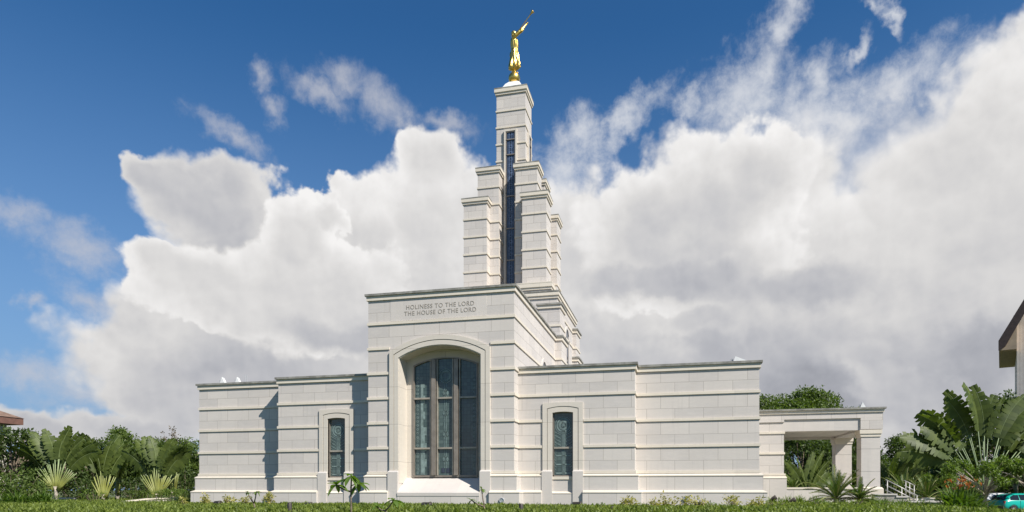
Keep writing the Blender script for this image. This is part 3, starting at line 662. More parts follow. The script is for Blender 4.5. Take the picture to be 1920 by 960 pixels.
    for v_ in nm.vertices: v_.co.x *= 1.12; v_.co.y *= 1.1; v_.co.z = v_.co.z * 1.05 + z0 - .03
    f = bpy.data.objects.new('robed_figure', nm); col.objects.link(f); f.parent = o
    T = MB(); a = Vector((.13, 0, 2.56 + z0)); e = Vector((1.29, -.05, 4.68)); d = (e - a)
    T.tube([a + d * .0, a + d * .1, a + d * .8, a + d * .9, a + d * .96, a + d * 1.0], [.026, .022, .03, .045, .085, .135], 14); T.v = [tuple(Vector(q) + org) for q in T.v]; T.build('trumpet', GOLD, o, True)
statue()

# ------------------------------------------------------------------ placing helpers: a sight line of the photograph at a distance
def at(px, d):
    r = (px - 960) / 1280 * d
    return (r * math.cos(TH) - d * math.sin(TH), r * math.sin(TH) + d * math.cos(TH))
def zat(py, d): return EYE + (919 - py) / 1280 * d
def g3(px, d): x, y = at(px, d); return Vector((x, y, gz(x, y)))

# ------------------------------------------------------------------ foliage
rng = np.random.default_rng(11)
def unit(v): return v / (np.linalg.norm(v, axis=1, keepdims=True) + 1e-9)
def leaf_mesh(name, C, D, L, Wd, mat, parent=None, N=None, fold=.12, org=(0, 0, 0)):
    """each leaf a rhombus folded on its rib; C base points, D directions, L lengths, Wd widths"""
    n = len(C); C = np.asarray(C, float); D = unit(np.asarray(D, float)); L = np.broadcast_to(L, n)[:, None]; Wd = np.broadcast_to(Wd, n)[:, None]
    if N is None: N = rng.normal(size=(n, 3)) * .6 + np.array([0, 0, .8])
    S = unit(np.cross(D, N)); Nn = unit(np.cross(S, D))
    mid = C + D * L * .45
    V = np.stack([C, mid + S * Wd * .5 + Nn * Wd * fold, C + D * L - Nn * L * .08, mid - S * Wd * .5 + Nn * Wd * fold], 1).reshape(-1, 3)
    me = bpy.data.meshes.new(name); me.vertices.add(4 * n); me.vertices.foreach_set('co', V.astype(np.float32).ravel())
    me.loops.add(4 * n); me.loops.foreach_set('vertex_index', np.arange(4 * n, dtype=np.int32)); me.polygons.add(n); me.polygons.foreach_set('loop_start', np.arange(0, 4 * n, 4, dtype=np.int32))
    me.update(calc_edges=True); me.materials.append(mat)
    o = bpy.data.objects.new(name, me); col.objects.link(o)
    if parent: o.parent = parent
    else: o.location = org
    return o
def crown_leaves(clumps, per, size, asp=.45, shell=.55):
    C = []; D = []
    for (c, r) in clumps:
        n = max(6, int(per * r * r)); u = unit(rng.normal(size=(n, 3))); rad = (shell + (1 - shell) * rng.random((n, 1))) * r; u2 = u * np.array([1, 1, .85])
        C.append(np.array(c) + u2 * rad); D.append(u * .6 + rng.normal(size=(n, 3)) * .6 + np.array([0, 0, -.15]))
    C = np.concatenate(C); D = np.concatenate(D); L = size * (.7 + .6 * rng.random(len(C))); return C, D, L, L * asp
def tree(px, d, w, top, base_h, label, lm, leaf=.2, per=150, group=None, rz=0, seed=0, nclump=26, name='broadleaf_tree', cat='tree', trunk_r=.16, mat_b=None, asp=.5, flat=1., sx=1.):
    """w crown width in m, top = crown top height above ground, base_h = underside of the crown"""
    rs = random.Random(seed); p = g3(px, d); o = thing(name, label, cat, p, rz, group)
    H = top; cz = (H + base_h) / 2; hz = (H - base_h) / 2
    clumps = []; t = MB()
    for i in range(int(nclump * 1.35)):
        a = rs.uniform(0, 2 * math.pi); el_ = math.asin(rs.uniform(-.75, 1)); q = rs.uniform(.4, 1.0)
        c = Vector((math.cos(a) * math.cos(el_) * w / 2 * q * sx, math.sin(a) * math.cos(el_) * w / 2 * q, cz + math.sin(el_) * hz * .78)); r = rs.uniform(.15, .36) * min(w, 2 * hz) * .52
        c.z = min(c.z, H - r * .8); clumps.append((tuple(c), r))
    t.tube([(0, 0, -.2), (.05, .02, base_h * .5), (0, .05, base_h + hz * .4), (.1, 0, cz + hz * .4)], [trunk_r * 1.25, trunk_r, trunk_r * .75, trunk_r * .3], 9)
    t.v = [tuple(Vector(q) + p) for q in t.v]; t.build('trunk', mat_b or BARK, o, True)
    lb = MB()
    for (c, r) in clumps[::2]:
        lb.tube([(0, .03, base_h * .8 + rs.uniform(0, hz * .5)), (c[0] * .5, c[1] * .5, (base_h + c[2]) / 2 + .1), c], [trunk_r * .45, trunk_r * .3, trunk_r * .12], 6)
    lb.v = [tuple(Vector(q) + p) for q in lb.v]; lb.build('limbs', mat_b or BARK, o, True)
    leaf_mesh('crown', *crown_leaves(clumps, 3.1 * per / (leaf / .2) ** 2, leaf, asp, .35), lm, o)
    return o

def fan_palm(px, d, base_top, pl, bl, n, spread, face, label, group, seed, bw=.85, gz_off=0., lean=0., young=0, bare=.62):
    """traveller's palm: trunk, fan of petioles in one plane, torn banana-like blades"""
    rs = random.Random(seed); p = g3(px, d); o = thing('travellers_palm', label, 'palm', p, face, group)
    t = MB(); t.tube([(0, 0, -.3), (.02, 0, base_top * .5), (0, 0, base_top)], [.15, .13, .16], 10)
    t.v = [tuple(Vector(q) + p) for q in t.v]
    tr = t.build('trunk', BARK_P, o, True); tr_rz = face
    for i in range(n):
        f = (i / (n - 1) - .5) * 2; a = f * spread + rs.uniform(-.05, .05) + lean; k = 1 - .10 * abs(f) + rs.uniform(-.16, .08)
        dr = Vector((math.sin(a), rs.uniform(-.04, .04), math.cos(a))); st = Vector((f * .16, 0, base_top - .12 - .10 * abs(f)))
        b = MB(); e = st + dr * pl * k; m = st + dr * pl * k * .5 + Vector((0, 0, .03))
        b.tube([st, st.lerp(m, .5), m, e], [.085, .055, .034, .024], 6, 0)
        if abs(f) > bare:
            b.v = [tuple(Vector(q) + p) for q in b.v]; b.build('bare_petiole', PETI_F, o, True); continue
        # blade rib arches outwards
        rib = []; cur = e.copy(); dd = dr.copy(); L = bl * rs.uniform(.85, 1.1); ns = 12; side = 1 if f >= 0 else -1
        for j in range(ns + 1):
            rib.append(cur.copy()); dd = (dd + Vector((.035 * side + .02 * f, rs.uniform(-.05, .05), -.02 - .05 * abs(f)))).normalized(); cur = cur + dd * (L / ns)
        b.tube(rib, [.018] * (ns - 1) + [.012, .006], 5, 2)
        tw = rs.uniform(-1.0, 1.0); yaxis = Vector((0, 1, 0))
        for j in range(ns):
            p0, p1 = rib[j], rib[j + 1]; dv = (p1 - p0).normalized(); inpl = dv.cross(yaxis).normalized(); ac = (inpl * math.cos(tw) + yaxis * math.sin(tw)).normalized(); nr = dv.cross(ac)
            tt = (j + .5) / ns; wj = bw * .5 * (math.sin(math.pi * min(1, tt * .85 + .13)) ** .6) * rs.uniform(.88, 1.06)
            for sd in (-1, 1):
                cut = rs.uniform(.1, .6) if rs.random() < .5 else 0.0
                dz = -abs(wj) * rs.uniform(.1, .7); swp = dv * wj * rs.uniform(.1, .4)
                t1 = p1 + ac * sd * wj + swp + Vector((0, 0, dz)); t0 = p0 + ac * sd * wj + swp + Vector((0, 0, dz * .9)); tip0 = t0.lerp(t1, cut); tip1 = t1
                md0 = p0 + (ac * sd * wj * .62 + swp * .4) + nr * .05 + Vector((0, 0, -abs(wj) * .12)); md1 = p1 + (ac * sd * wj * .62 + swp * .4) + nr * .05 + Vector((0, 0, -abs(wj) * .12))
                b.add([p0, p1, md1, md0, tip1, tip0], [(0, 1, 2, 3), (3, 2, 4, 5)], 1)
        b.v = [tuple(Vector(q) + p) for q in b.v]
        fr = b.build('frond', [PETI_F, LF_BLADE, RIBM], o, True, normals=False)
    return o
def petiole_mat():
    m, k, b = newmat('fan_petiole'); tc = k.node('ShaderNodeTexCoord').outputs['Object']; z = k.sep(tc)[2]; n = k.noise(tc, 4, 3)
    r = k.vmath('LENGTH', tc)
    c = k.mix(k.ramp(r, 1.0, 2.6), (.23, .235, .05), (.20, .265, .13)); c = k.mix(k.ramp(n, .4, .7, 0, .4), c, (.22, .24, .08)); k.set(b.inputs['Base Color'], c); b.inputs['Roughness'].default_value = .5; return m
PETI_F = petiole_mat(); RIBM = plain('leaf_rib', (.15, .19, .07), .5, 0, .2, 3)

def frond_plant(pos, n, L, label, name, cat, group, seed, mat, up=.9, leaflets=26, lw=.035, ll=.26, trunk=.25, part='frond'):
    """cycad-like rosette of feather fronds"""
    rs = random.Random(seed); p = Vector(pos); o = thing(name, label, cat, p, 0, group)
    t = MB(); t.tube([(0, 0, -.2), (0, 0, trunk)], [.17, .13], 9); t.v = [tuple(Vector(q) + p) for q in t.v]; t.build('stem', BARK, o, True)
    for i in range(n):
        a = i * 2.39996 + rs.uniform(-.2, .2); e = rs.uniform(.15, 1.35) if i > n * .25 else rs.uniform(.9, 1.5); Lf = L * rs.uniform(.8, 1.1)
        dv = Vector((math.cos(a) * math.cos(e), math.sin(a) * math.cos(e), math.sin(e))); pts = []; cur = Vector((0, 0, trunk)); ns = 10
        for j in range(ns + 1): pts.append(cur.copy()); dv = (dv + Vector((0, 0, -.10))).normalized(); cur = cur + dv * Lf / ns
        b = MB(); b.tube(pts, [.014] * ns + [.004], 4, 0)
        for j in range(leaflets):
            tt = .12 + .86 * j / leaflets; k = tt * ns; i0 = min(ns - 1, int(k)); q = pts[i0].lerp(pts[i0 + 1], k - i0); td = (pts[i0 + 1] - pts[i0]).normalized(); sdv = td.cross(Vector((0, 0, 1)))
            if sdv.length < .05: sdv = Vector((1, 0, 0))
            sdv.normalize(); upv = sdv.cross(td); l = ll * math.sin(math.pi * (.12 + .8 * tt)) ** .7
            for s in (-1, 1):
                dl = (sdv * s * .8 + td * .75 + upv * .25 + Vector((0, 0, rs.uniform(-.1, .1)))).normalized(); e2 = q + dl * l; w = td * lw * .5
                b.add([q - w, q + w, q + dl * l * .6 + w * .9 , e2, q + dl * l * .6 - w * .9], [(0, 1, 2, 3, 4)], 1)
        b.v = [tuple(Vector(q) + p) for q in b.v]; b.build(part, [PETI_B, mat], o, False, normals=False)
    return o
def strap_plant(pos, n, L, w, label, name, cat, group, seed, mat, flowers=0, spread=.8, arch=.16):
    rs = random.Random(seed); p = Vector(pos); o = thing(name, label, cat, p, 0, group); b = MB(); fl = MB()
    for i in range(n):
        a = rs.uniform(0, 2 * math.pi); r = abs(rs.gauss(0, spread * .5)); st = Vector((math.cos(a) * r, math.sin(a) * r, 0)); a2 = a + rs.uniform(-.9, .9); e = rs.uniform(.75, 1.5); l = L * rs.uniform(.6, 1.1) * (1.1 - .35 * min(1, r / spread))
        dv = Vector((math.cos(a2) * math.cos(e), math.sin(a2) * math.cos(e), math.sin(e))); cur = st; sd = dv.cross(Vector((0, 0, 1))).normalized(); vv = []; ns = 5
        for j in range(ns + 1):
            ww = w * .5 * math.sin(math.pi * (.18 + .80 * j / ns)); vv += [cur - sd * ww, cur + sd * ww]; dv = (dv + Vector((0, 0, -arch * (1 + j * .4)))).normalized(); cur = cur + dv * l / ns
        b.add(vv, [(2 * j, 2 * j + 1, 2 * j + 3, 2 * j + 2) for j in range(ns)])
    for i in range(flowers):
        a = rs.uniform(0, 2 * math.pi); r = rs.uniform(0, spread * .8); h = L * rs.uniform(.75, 1.15); q = Vector((math.cos(a) * r, math.sin(a) * r, h))
        fl.tube([(q.x, q.y, h * .4), q], [.012, .008], 4, 0)
        for j in range(5):
            dv = Vector((rs.gauss(0, .5), rs.gauss(0, .5), 1)).normalized(); s2 = dv.cross(Vector((1, 0, 0))).normalized() * .03; fl.add([q, q + dv * .08 + s2, q + dv * .18, q + dv * .08 - s2], [(0, 1, 2, 3)], 1)
    b.v = [tuple(Vector(q) + p) for q in b.v]; b.build('leaves', mat, o, True, normals=False)
    if flowers: fl.v = [tuple(Vector(q) + p) for q in fl.v]; fl.build('flowers', [LF_STRAP, LF_RED], o, False, normals=False)
    return o
def shrub(px, d, w, h, label, lm, leaf=.1, per=420, seed=0, group=None, name='shrub', cat='shrub', asp=.5, n=14, pos=None, tip=None):
    rs = random.Random(seed); p = g3(px, d) if pos is None else Vector(pos); o = thing(name, label, cat, p, 0, group); cl = []; t = MB()
    for i in range(n):
        a = rs.uniform(0, 6.283); q = math.sqrt(rs.random()) * .36; r = rs.uniform(.16, .26) * min(w, h * 1.3); c = (math.cos(a) * w * q, math.sin(a) * w * q, rs.uniform(.2, 1) * (h - r)); cl.append((c, r)); t.tube([(c[0] * .2, c[1] * .2, -.1), (c[0] * .7, c[1] * .7, c[2] * .6), c], [.02, .014, .006], 5)
    t.v = [tuple(Vector(q) + p) for q in t.v]; t.build('stems', BARK, o, True)
    leaf_mesh('leaves', *crown_leaves(cl, per / (leaf / .1) ** 2 * 2.2, leaf, asp, .35), lm, o); return o

def plumeria(px, d, stem, tips, label, seed, leaf=.34, nl=9, lm=None):
    """frangipani sapling: bare forked stem, rosettes of long leaves. stem / tips in photo pixels"""
    rs = random.Random(seed); p = g3(px, d); o = thing('plumeria_sapling', label, 'sapling', p, 0, None); pt = lambda q, dy=0: Vector((*at(q[0], d + dy), zat(q[1], d)))
    fork = pt(stem); t = MB(); t.tube([p + Vector((0, 0, -.1)), (p + fork) / 2 + Vector((.01, 0, 0)), fork], [.035, .03, .026], 8); t.build('stem', BARK, o, True)
    for i, q in enumerate(tips):
        e = pt(q, rs.uniform(-.25, .25)); b = MB(); b.tube([fork, fork.lerp(e, .5) + Vector((0, 0, -.03)), e], [.024, .021, .018], 7); br = b.build('branch', BARK, o, True)
        C = []; D = []; m = MB(); k = q[2] if len(q) > 2 else 1.
        for j in range(nl):
            a = 2.4 * j + rs.uniform(-.3, .3); el_ = rs.uniform(-.75, .9) ; dv = Vector((math.cos(a) * math.cos(el_), math.sin(a) * math.cos(el_), math.sin(el_))); sd = dv.cross(Vector((0, 0, 1))).normalized(); L = leaf * rs.uniform(.75, 1.15) * k; cur = e.copy(); vv = []; ns = 6
            for s in range(ns + 1):
                ww = L * .19 * math.sin(math.pi * (.06 + .92 * s / ns)) ** .8; up = sd.cross(dv) * ww * .45; vv += [cur - sd * ww + up, cur.copy(), cur + sd * ww + up]; dv = (dv + Vector((0, 0, -.13))).normalized(); cur = cur + dv * L / ns
            f = []
            for s in range(ns): f += [(3 * s, 3 * s + 1, 3 * s + 4, 3 * s + 3), (3 * s + 1, 3 * s + 2, 3 * s + 5, 3 * s + 4)]
            m.add(vv, f)
        m.build('leaf_rosette', lm or LF_FRANGI, br, True, org=p, normals=False)
    return o

# --- left garden
GT = 'trees beyond the lawn left of the temple'
tree(18, 43, 5.2, 5.0, .8, 'dense dark broadleaf tree under the shingled roof at the far left', LF_DARK, .24, 150, GT, seed=1, nclump=34)
tree(62, 46, 3.0, 4.0, 1.0, 'smaller dark tree just right of the shingled roof', LF_DARK, .22, 150, GT, seed=2)
tree(172, 54, 3.6, 4.9, .8, 'low round dark tree between the first and second fan palms', LF_DARK, .22, 150, GT, seed=3)
tree(222, 57, 5.2, 6.0, .8, 'tallest round green tree behind the middle pair of fan palms', LF_MID, .24, 150, GT, seed=4, nclump=34)
tree(272, 58, 4.2, 5.3, .8, 'rounded tree right behind the rightmost leaves of the middle fan palms', LF_MID, .24, 140, GT, seed=5)
tree(318, 60, 4.6, 5.6, .8, 'broad dark tree behind the right pair of fan palms', LF_DARK, .22, 140, GT, seed=6, nclump=30)
tree(358, 55, 4.4, 5.1, .6, 'dark tree touching the left wing corner of the temple', LF_MID, .22, 150, GT, seed=7, nclump=30)
tree(321, 57, 1.6, 6.2, 3.9, 'thin brownish half bare tree poking above the treetops near the left wing', LF_BROWN, .17, 60, GT, seed=8, nclump=9, trunk_r=.06)
tree(120, 52, 3.2, 3.9, .5, 'dark tree directly behind the first fan palm', LF_DARK, .22, 150, GT, seed=9)
shrub(22, 35, 3.6, 2.1, 'big bushy green shrub at the left edge of the garden', LF_MID, .15, 260, 21, 'shrubs on the left lawn', n=26)
shrub(70, 37, 2.4, 1.3, 'smaller bushy shrub left of the first fan palm', LF_MID, .14, 260, 22, 'shrubs on the left lawn', n=18)
shrub(140, 46, 2.2, 1.0, 'low dark shrub right of the first fan palm trunk', LF_DARK, .13, 260, 23, 'shrubs on the left lawn', n=16)
shrub(176, 41, 1.6, .85, 'low light green shrub left of the sloping ramp wall', LF_LIGHT, .12, 260, 24, 'shrubs on the left lawn', n=14)
shrub(345, 46, 3.0, 2.6, 'dark bush filling the corner beside the temple left wing', LF_DARK, .16, 220, 25, 'shrubs on the left lawn', n=24)
shrub(255, 48, 3.6, 1.9, 'dark bush between the middle and right pairs of fan palms', LF_DARK, .16, 220, 26, 'shrubs on the left lawn', n=24)
shrub(168, 47, 2.6, 2.2, 'dark bush behind the first and second fan palms', LF_DARK, .16, 220, 27, 'shrubs on the left lawn', n=22)
FP = 'travellers palms on the left lawn'
fan_palm(105, 42, .95, 1.85, 2.15, 22, .90, R(8), 'tall single fan palm with a bare trunk near the left roof', FP, 31)
fan_palm(193, 43, .45, 1.55, 2.3, 13, .42, R(20), 'narrow fan palm, left one of the middle pair by the ramp wall', FP, 32)
fan_palm(220, 45, .65, 1.15, 2.4, 16, .75, R(-35), 'yellowish fan palm, right one of the middle pair by the ramp wall', FP, 33)
fan_palm(295, 42, .50, 1.75, 2.1, 20, .72, R(5), 'wide pale fan palm above the low yellow hedge near the left wing', FP, 34)
fan_palm(325, 45, .65, 1.6, 2.0, 14, .42, R(-25), 'small orange tinged fan palm nearest the left wing of the temple', FP, 35)

def hedge(name, label, x0, x1, y0, y1, h, lm, leaf, dens, group=None, z0=None):
    c = Vector(((x0 + x1) / 2, (y0 + y1) / 2, 0)); c.z = gz(c.x, c.y) if z0 is None else z0; o = thing(name, label, 'hedge', c, 0, group)
    n = int((x1 - x0) * (y1 - y0) * dens); C = np.stack([rng.uniform(x0, x1, n), rng.uniform(y0, y1, n), np.zeros(n)], 1)
    und = np.array([mnoise.noise(Vector((a * .9, b_ * .9, 3))) * .22 + mnoise.noise(Vector((a * 3.1, b_ * 3.1, 7))) * .15 for a, b_ in C[:, :2]])
    C[:, 2] = h * (.04 + .96 * np.sqrt(rng.random(n))) * (1 + und); C -= np.array([c.x, c.y, 0]); D = rng.normal(size=(n, 3)) * .7 + np.array([0, 0, .55])
    leaf_mesh('leaves', C, D, leaf * (.7 + .6 * rng.random(n)), leaf * .42, lm, o); 
    t = MB()
    for i in range(int((x1 - x0) * 2.5) + 2): x = random.uniform(x0, x1); y = random.uniform(y0, y1); t.tube([(x, y, c.z - .1), (x + .05, y, c.z + h * .7)], [.015, .008], 4)
    t.build('stems', BARK, o, False); return o
xa, ya = at(285, 38); xb, yb = at(356, 38)
hedge('clipped_hedge', 'low yellow green clipped hedge below the right fan palms by the left wing', xa, xb, ya - .3, ya + .9, .72, LF_LIGHT, .085, 700)
xa, ya = at(236, 47); xb, yb = at(285, 47)
hedge('clipped_hedge', 'thin strip of light hedge behind the sloping ramp wall', xa, xb, ya, ya + .8, .62, LF_LIGHT, .09, 500)
# sloping ramp wall with pale coping
o = thing('ramp_wall', 'low pale sloping wall with coping below the middle fan palms', 'wall', g3(225, 37))
x0, y0 = at(166, 36); x1, y1 = at(276, 39); x2, y2 = at(330, 41)
def wallseg(mb, a, b_, za, zb, zg, t, hh=None):
    d = Vector((b_[0] - a[0], b_[1] - a[1], 0)).normalized(); n = Vector((-d.y, d.x, 0)) * t / 2
    z0a, z0b = (zg, zg) if hh is None else (za - hh, zb - hh)
    v = []
    for (q, zt, zl) in ((a, za, z0a), (b_, zb, z0b)):
        for s in (-1, 1): v += [(q[0] + s * n.x, q[1] + s * n.y, zl), (q[0] + s * n.x, q[1] + s * n.y, zt)]
    mb.add(v, [(0, 1, 3, 2), (4, 6, 7, 5), (0, 4, 5, 1), (2, 3, 7, 6), (1, 5, 7, 3), (0, 2, 6, 4)])
b = MB(); wallseg(b, (x0, y0), (x1, y1), zat(948, 36), zat(937, 39), -.5, .22); wallseg(b, (x1, y1), (x2, y2), zat(937, 39), zat(935, 41), -.5, .22); b.build('wall', STONE_P, o)
b = MB(); wallseg(b, (x0, y0), (x1, y1), zat(946.5, 36), zat(934.5, 39), 0, .32, .07); wallseg(b, (x1, y1), (x2, y2), zat(934.5, 39), zat(932.5, 41), 0, .32, .07); b.build('coping', TRIM, o)
# low steps seen behind the first fan palm
o = thing('stone_bench', 'low pale stone bench behind the trunk of the first fan palm', 'bench', g3(112, 44)); x, y = at(112, 44); b = MB(); b.box(x - 1.0, x + 1.0, y - .3, y + .3, zat(936, 44), zat(933, 44)); b.build('seat', STONE_P, o)
for dx in (-.7, .7): b = MB(); b.box(x + dx - .1, x + dx + .1, y - .25, y + .25, -.2, zat(936, 44)); b.build('leg', STONE_P, o)

# far-left pavilion roof with shingles
def shingle(name, c1, c2):
    m, k, b = newmat(name); tc = k.node('ShaderNodeTexCoord').outputs['Object']; x, y, z = k.sep(tc)[:3]
    br = k.node('ShaderNodeTexBrick'); k.set(br.inputs['Vector'], k.comb(k.math('ADD', x, k.math('MULTIPLY', y, .3)), k.math('MULTIPLY', z, 1.6), 0.0)); br.inputs['Color1'].default_value = (*c1, 1); br.inputs['Color2'].default_value = (*c2, 1); br.inputs['Mortar'].default_value = tuple(q * .5 for q in c1) + (1,)
    br.inputs['Scale'].default_value = 1; br.inputs['Brick Width'].default_value = .34; br.inputs['Row Height'].default_value = .22; br.inputs['Mortar Size'].default_value = .012
    n = k.noise(tc, 3, 5); k.set(b.inputs['Base Color'], k.mix(k.ramp(n, .35, .7, 0, .5), br.outputs['Color'], tuple(q * .6 for q in c1))); b.inputs['Roughness'].default_value = .9; bump(k, b, br.outputs['Fac'], -.5, .02); return m
SHING = shingle('wood_shingles', (.17, .10, .07), (.25, .165, .12)); FASC = plain('brown_fascia', (.15, .075, .055), .7, 0, .15, 3)
RENDERW = plain('pale_render', (.52, .47, .40), .85, 0, .1, 1.5)
d = 50; ex = 7.0; xr, yr = at(44, d); yr -= ex; zt = zat(785, d); zb_ = zat(797, d)
o = thing('shingled_pavilion', 'brown shingle hip roof of a small pavilion at the far left', 'pavilion', (xr - ex / 2, yr + ex / 2, gz(xr, yr)))
b = MB(); b.box(xr - ex, xr, yr, yr + ex, zb_, zt); b.build('fascia', FASC, o)
b = MB(); cx_, cy_ = xr - ex / 2, yr + ex / 2; hh = 1.75; v = [(xr - ex - .05, yr - .05, zt), (xr + .05, yr - .05, zt), (xr + .05, yr + ex + .05, zt), (xr - ex - .05, yr + ex + .05, zt), (cx_, cy_, zt + hh)]; b.add(v, [(0, 1, 4), (1, 2, 4), (2, 3, 4), (3, 0, 4), (0, 3, 2, 1)]); b.build('roof', SHING, o)
b = MB(); b.box(xr - ex + .7, xr - .7, yr + .7, yr + ex - .7, -.5, zb_); b.build('wall', RENDERW, o)

for x0_, x1_, y0_, y1_, h_, lab in ((-68, -37, 46, 48.2, 3.4, 'tall dark screen hedge behind the trees left of the temple'), (6, 24, 66, 68, 3.6, 'tall dark screen hedge seen beyond the portico'), (24.5, 44, 67, 69, 3.4, 'tall dark screen hedge behind the big fan palm')):
    hedge('screen_hedge', lab, x0_, x1_, y0_, y1_, h_, LF_DARK, .36, 420, 'tall screen hedges', None)
# --- right side: house, wall, trees
SIDING, sk, sb = newmat('board_siding'); stc = sk.node('ShaderNodeTexCoord').outputs['Object']; sx_, sy_, sz_ = sk.sep(stc)[:3]
wv = sk.math('FRACT', sk.math('MULTIPLY', sk.math('ADD', sx_, sy_), 4.2)); sk.set(sb.inputs['Base Color'], sk.mix(sk.ramp(wv, .0, .1), (.22, .175, .14), sk.mix(sk.ramp(sk.noise(stc, 2, 4), .3, .7), (.62, .54, .46), (.70, .62, .53)))); sb.inputs['Roughness'].default_value = .75; bump(sk, sb, sk.ramp(wv, 0, .1), .6, .02)
SOFFIT = plain('tan_soffit', (.42, .31, .20), .8, 0, .1, 2); DARKB = plain('dark_bargeboard', (.055, .035, .028), .7, 0, .2, 4)
def house():
    d = 64.0; wc = Vector((*at(1906, d), 0)); zg = gz(wc.x, wc.y); zeave = zat(663, d); zplate = zat(668, d) + 1.35 * math.tan(R(62)) + .75
    o = thing('neighbour_house', 'board clad house with dark brown gable eave at the right edge', 'house', (wc.x, wc.y, zg), R(-22))
    rot = Matrix.Rotation(R(-22), 4, 'Z'); inv = None
    def lb(): return MB((0, 0, 0))
    def fin(mb, name, mat): return mb.build(name, mat, o, org=(0, 0, 0))
    H = zplate - zg; Wd = 12.0; pitch = math.tan(R(62)); ov = 1.35; Lh = 9
    b = lb(); n = [(0, -.5), (Wd, -.5), (Wd, H), (Wd / 2, H + Wd / 2 * pitch), (0, H)]; b.prism_xz(n, 0, Lh); fin(b, 'wall', SIDING)
    # two roof slabs with overhang at the eaves and the gable
    for s in (0, 1):
        X = (lambda q: q) if s == 0 else (lambda q: Wd - q); t = .28
        b = lb(); pts = [(X(-ov), H - ov * pitch + .32), (X(Wd / 2), H + Wd / 2 * pitch + .32), (X(Wd / 2), H + Wd / 2 * pitch + .32 + t), (X(-ov), H - ov * pitch + .32 + t)]
        if s: pts = pts[::-1]
        b.prism_xz(pts, -1.25, Lh + 1.2); fin(b, 'roof', SHING)
        b = lb(); pts = [(X(0), H - .02), (X(Wd / 2), H + Wd / 2 * pitch - .02), (X(Wd / 2), H + Wd / 2 * pitch + .30), (X(0), H + .30)]
        if s: pts = pts[::-1]
        b.prism_xz(pts, -1.23, -.01); fin(b, 'soffit', SOFFIT)
        b = lb(); pts = [(X(-ov - .03), H - ov * pitch - .28), (X(-ov + .5), H - ov * pitch - .28 + .35), (X(Wd / 2), H + Wd / 2 * pitch + .0), (X(Wd / 2), H + Wd / 2 * pitch + .64), (X(-ov - .03), H - ov * pitch + .64)]
        if s: pts = pts[::-1]
        b.prism_xz(pts, -1.32, -1.24); fin(b, 'bargeboard', DARKB)
        b = lb(); pts = [(X(-ov + .01), H - ov * pitch - .26), (X(0), H - ov * pitch - .26), (X(0), H + .3), (X(-ov + .01), H - ov * pitch + .3)]
        if s: pts = pts[::-1]
        b.prism_xz(pts, -1.235, Lh + 1.1); fin(b, 'boxed_eave', SOFFIT)
    b = lb(); b.box(-.25, .35, -1.22, -.05, H + .05, H + .30); fin(b, 'purlin', DARKB)
house()
WALLG = plain('grey_render', (.27, .245, .225), .9, 0, .2, 1.2)
o = thing('boundary_wall', 'long grey rendered boundary wall behind the parked cars', 'wall', (*at(1870, 62), gz(*at(1870, 62)))); b = MB(); a0 = at(1790, 60); a1 = at(2080, 66); wallseg(b, a0, a1, zat(898, 60), zat(897, 66), -2, .25); b.build('wall', WALLG, o)
b = MB(); wallseg(b, a0, a1, zat(896, 60), zat(895, 66), 0, .36, .1); b.build('coping', WALLG, o)
o = thing('gate_pillar', 'tall rendered gable wall beside the boundary wall at the right edge', 'wall', (*at(1925, 58), -1)); b = MB(); b.prism_xz([(0, -1.2), (6, -1.2), (6, 4.2), (1.4, 3.2), (0, 2.0)], 0, .4); b.v = [(q[0] + at(1888, 58)[0], q[1] + at(1888, 58)[1], q[2] - .15) for q in b.v]; b.build('wall', RENDERW, o)
GR = 'trees right of the temple'
tree(1505, 66, 8.6, 11.0, 3.6, 'broad green tree rising behind the portico roof', LF_MID, .26, 150, GR, seed=41, nclump=46, flat=.8)
tree(1435, 64, 6.0, 10.0, 3.0, 'green tree behind the portico beside the right wing corner', LF_MID, .26, 150, GR, seed=42, nclump=34)
tree(1570, 62, 6.4, 9.3, 2.5, 'green tree behind the right end of the portico roof', LF_MID, .26, 150, GR, seed=43, nclump=34)
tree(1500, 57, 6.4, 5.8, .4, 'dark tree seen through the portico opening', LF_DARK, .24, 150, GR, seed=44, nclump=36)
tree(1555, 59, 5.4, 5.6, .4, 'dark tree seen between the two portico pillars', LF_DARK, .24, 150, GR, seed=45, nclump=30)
tree(1625, 60, 5.0, 5.6, .5, 'dark leafy tree just right of the front portico pillar', LF_DARK, .24, 150, GR, seed=46, nclump=30)
tree(1695, 64, 5.6, 7.0, .6, 'rounded dark tree between the portico and the big fan palm', LF_DARK, .24, 150, GR, seed=47, nclump=34)
tree(1760, 62, 5.8, 6.0, .6, 'dark tree behind the long side leaves of the big fan palm', LF_DARK, .24, 150, GR, seed=48, nclump=34)
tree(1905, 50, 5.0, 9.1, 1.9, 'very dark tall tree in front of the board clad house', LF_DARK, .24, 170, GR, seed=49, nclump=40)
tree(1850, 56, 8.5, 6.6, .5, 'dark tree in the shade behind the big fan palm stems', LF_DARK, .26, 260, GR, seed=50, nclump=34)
fan_palm(1846, 47, 1.75, 4.0, 3.3, 28, 1.13, R(14), 'huge fan palm with bare pale stems at the right side of the garden', 'travellers palms right of the temple', 61, bw=1.5, bare=.82)
fan_palm(1670, 54, .8, 2.2, 2.3, 11, .75, R(-30), 'fan palm with ragged leaves close beside the front portico pillar', 'travellers palms right of the temple', 62, bw=.8)
fan_palm(1712, 57, .8, 2.4, 2.3, 11, .95, R(40), 'ragged fan palm between the portico and the big fan palm', 'travellers palms right of the temple', 63, bw=.8)
fan_palm(1515, 54, -.1, 1.3, 3.0, 13, .9, R(35), 'fan palm seen through the portico opening', 'travellers palms right of the temple', 64, bw=.9, bare=1.1)
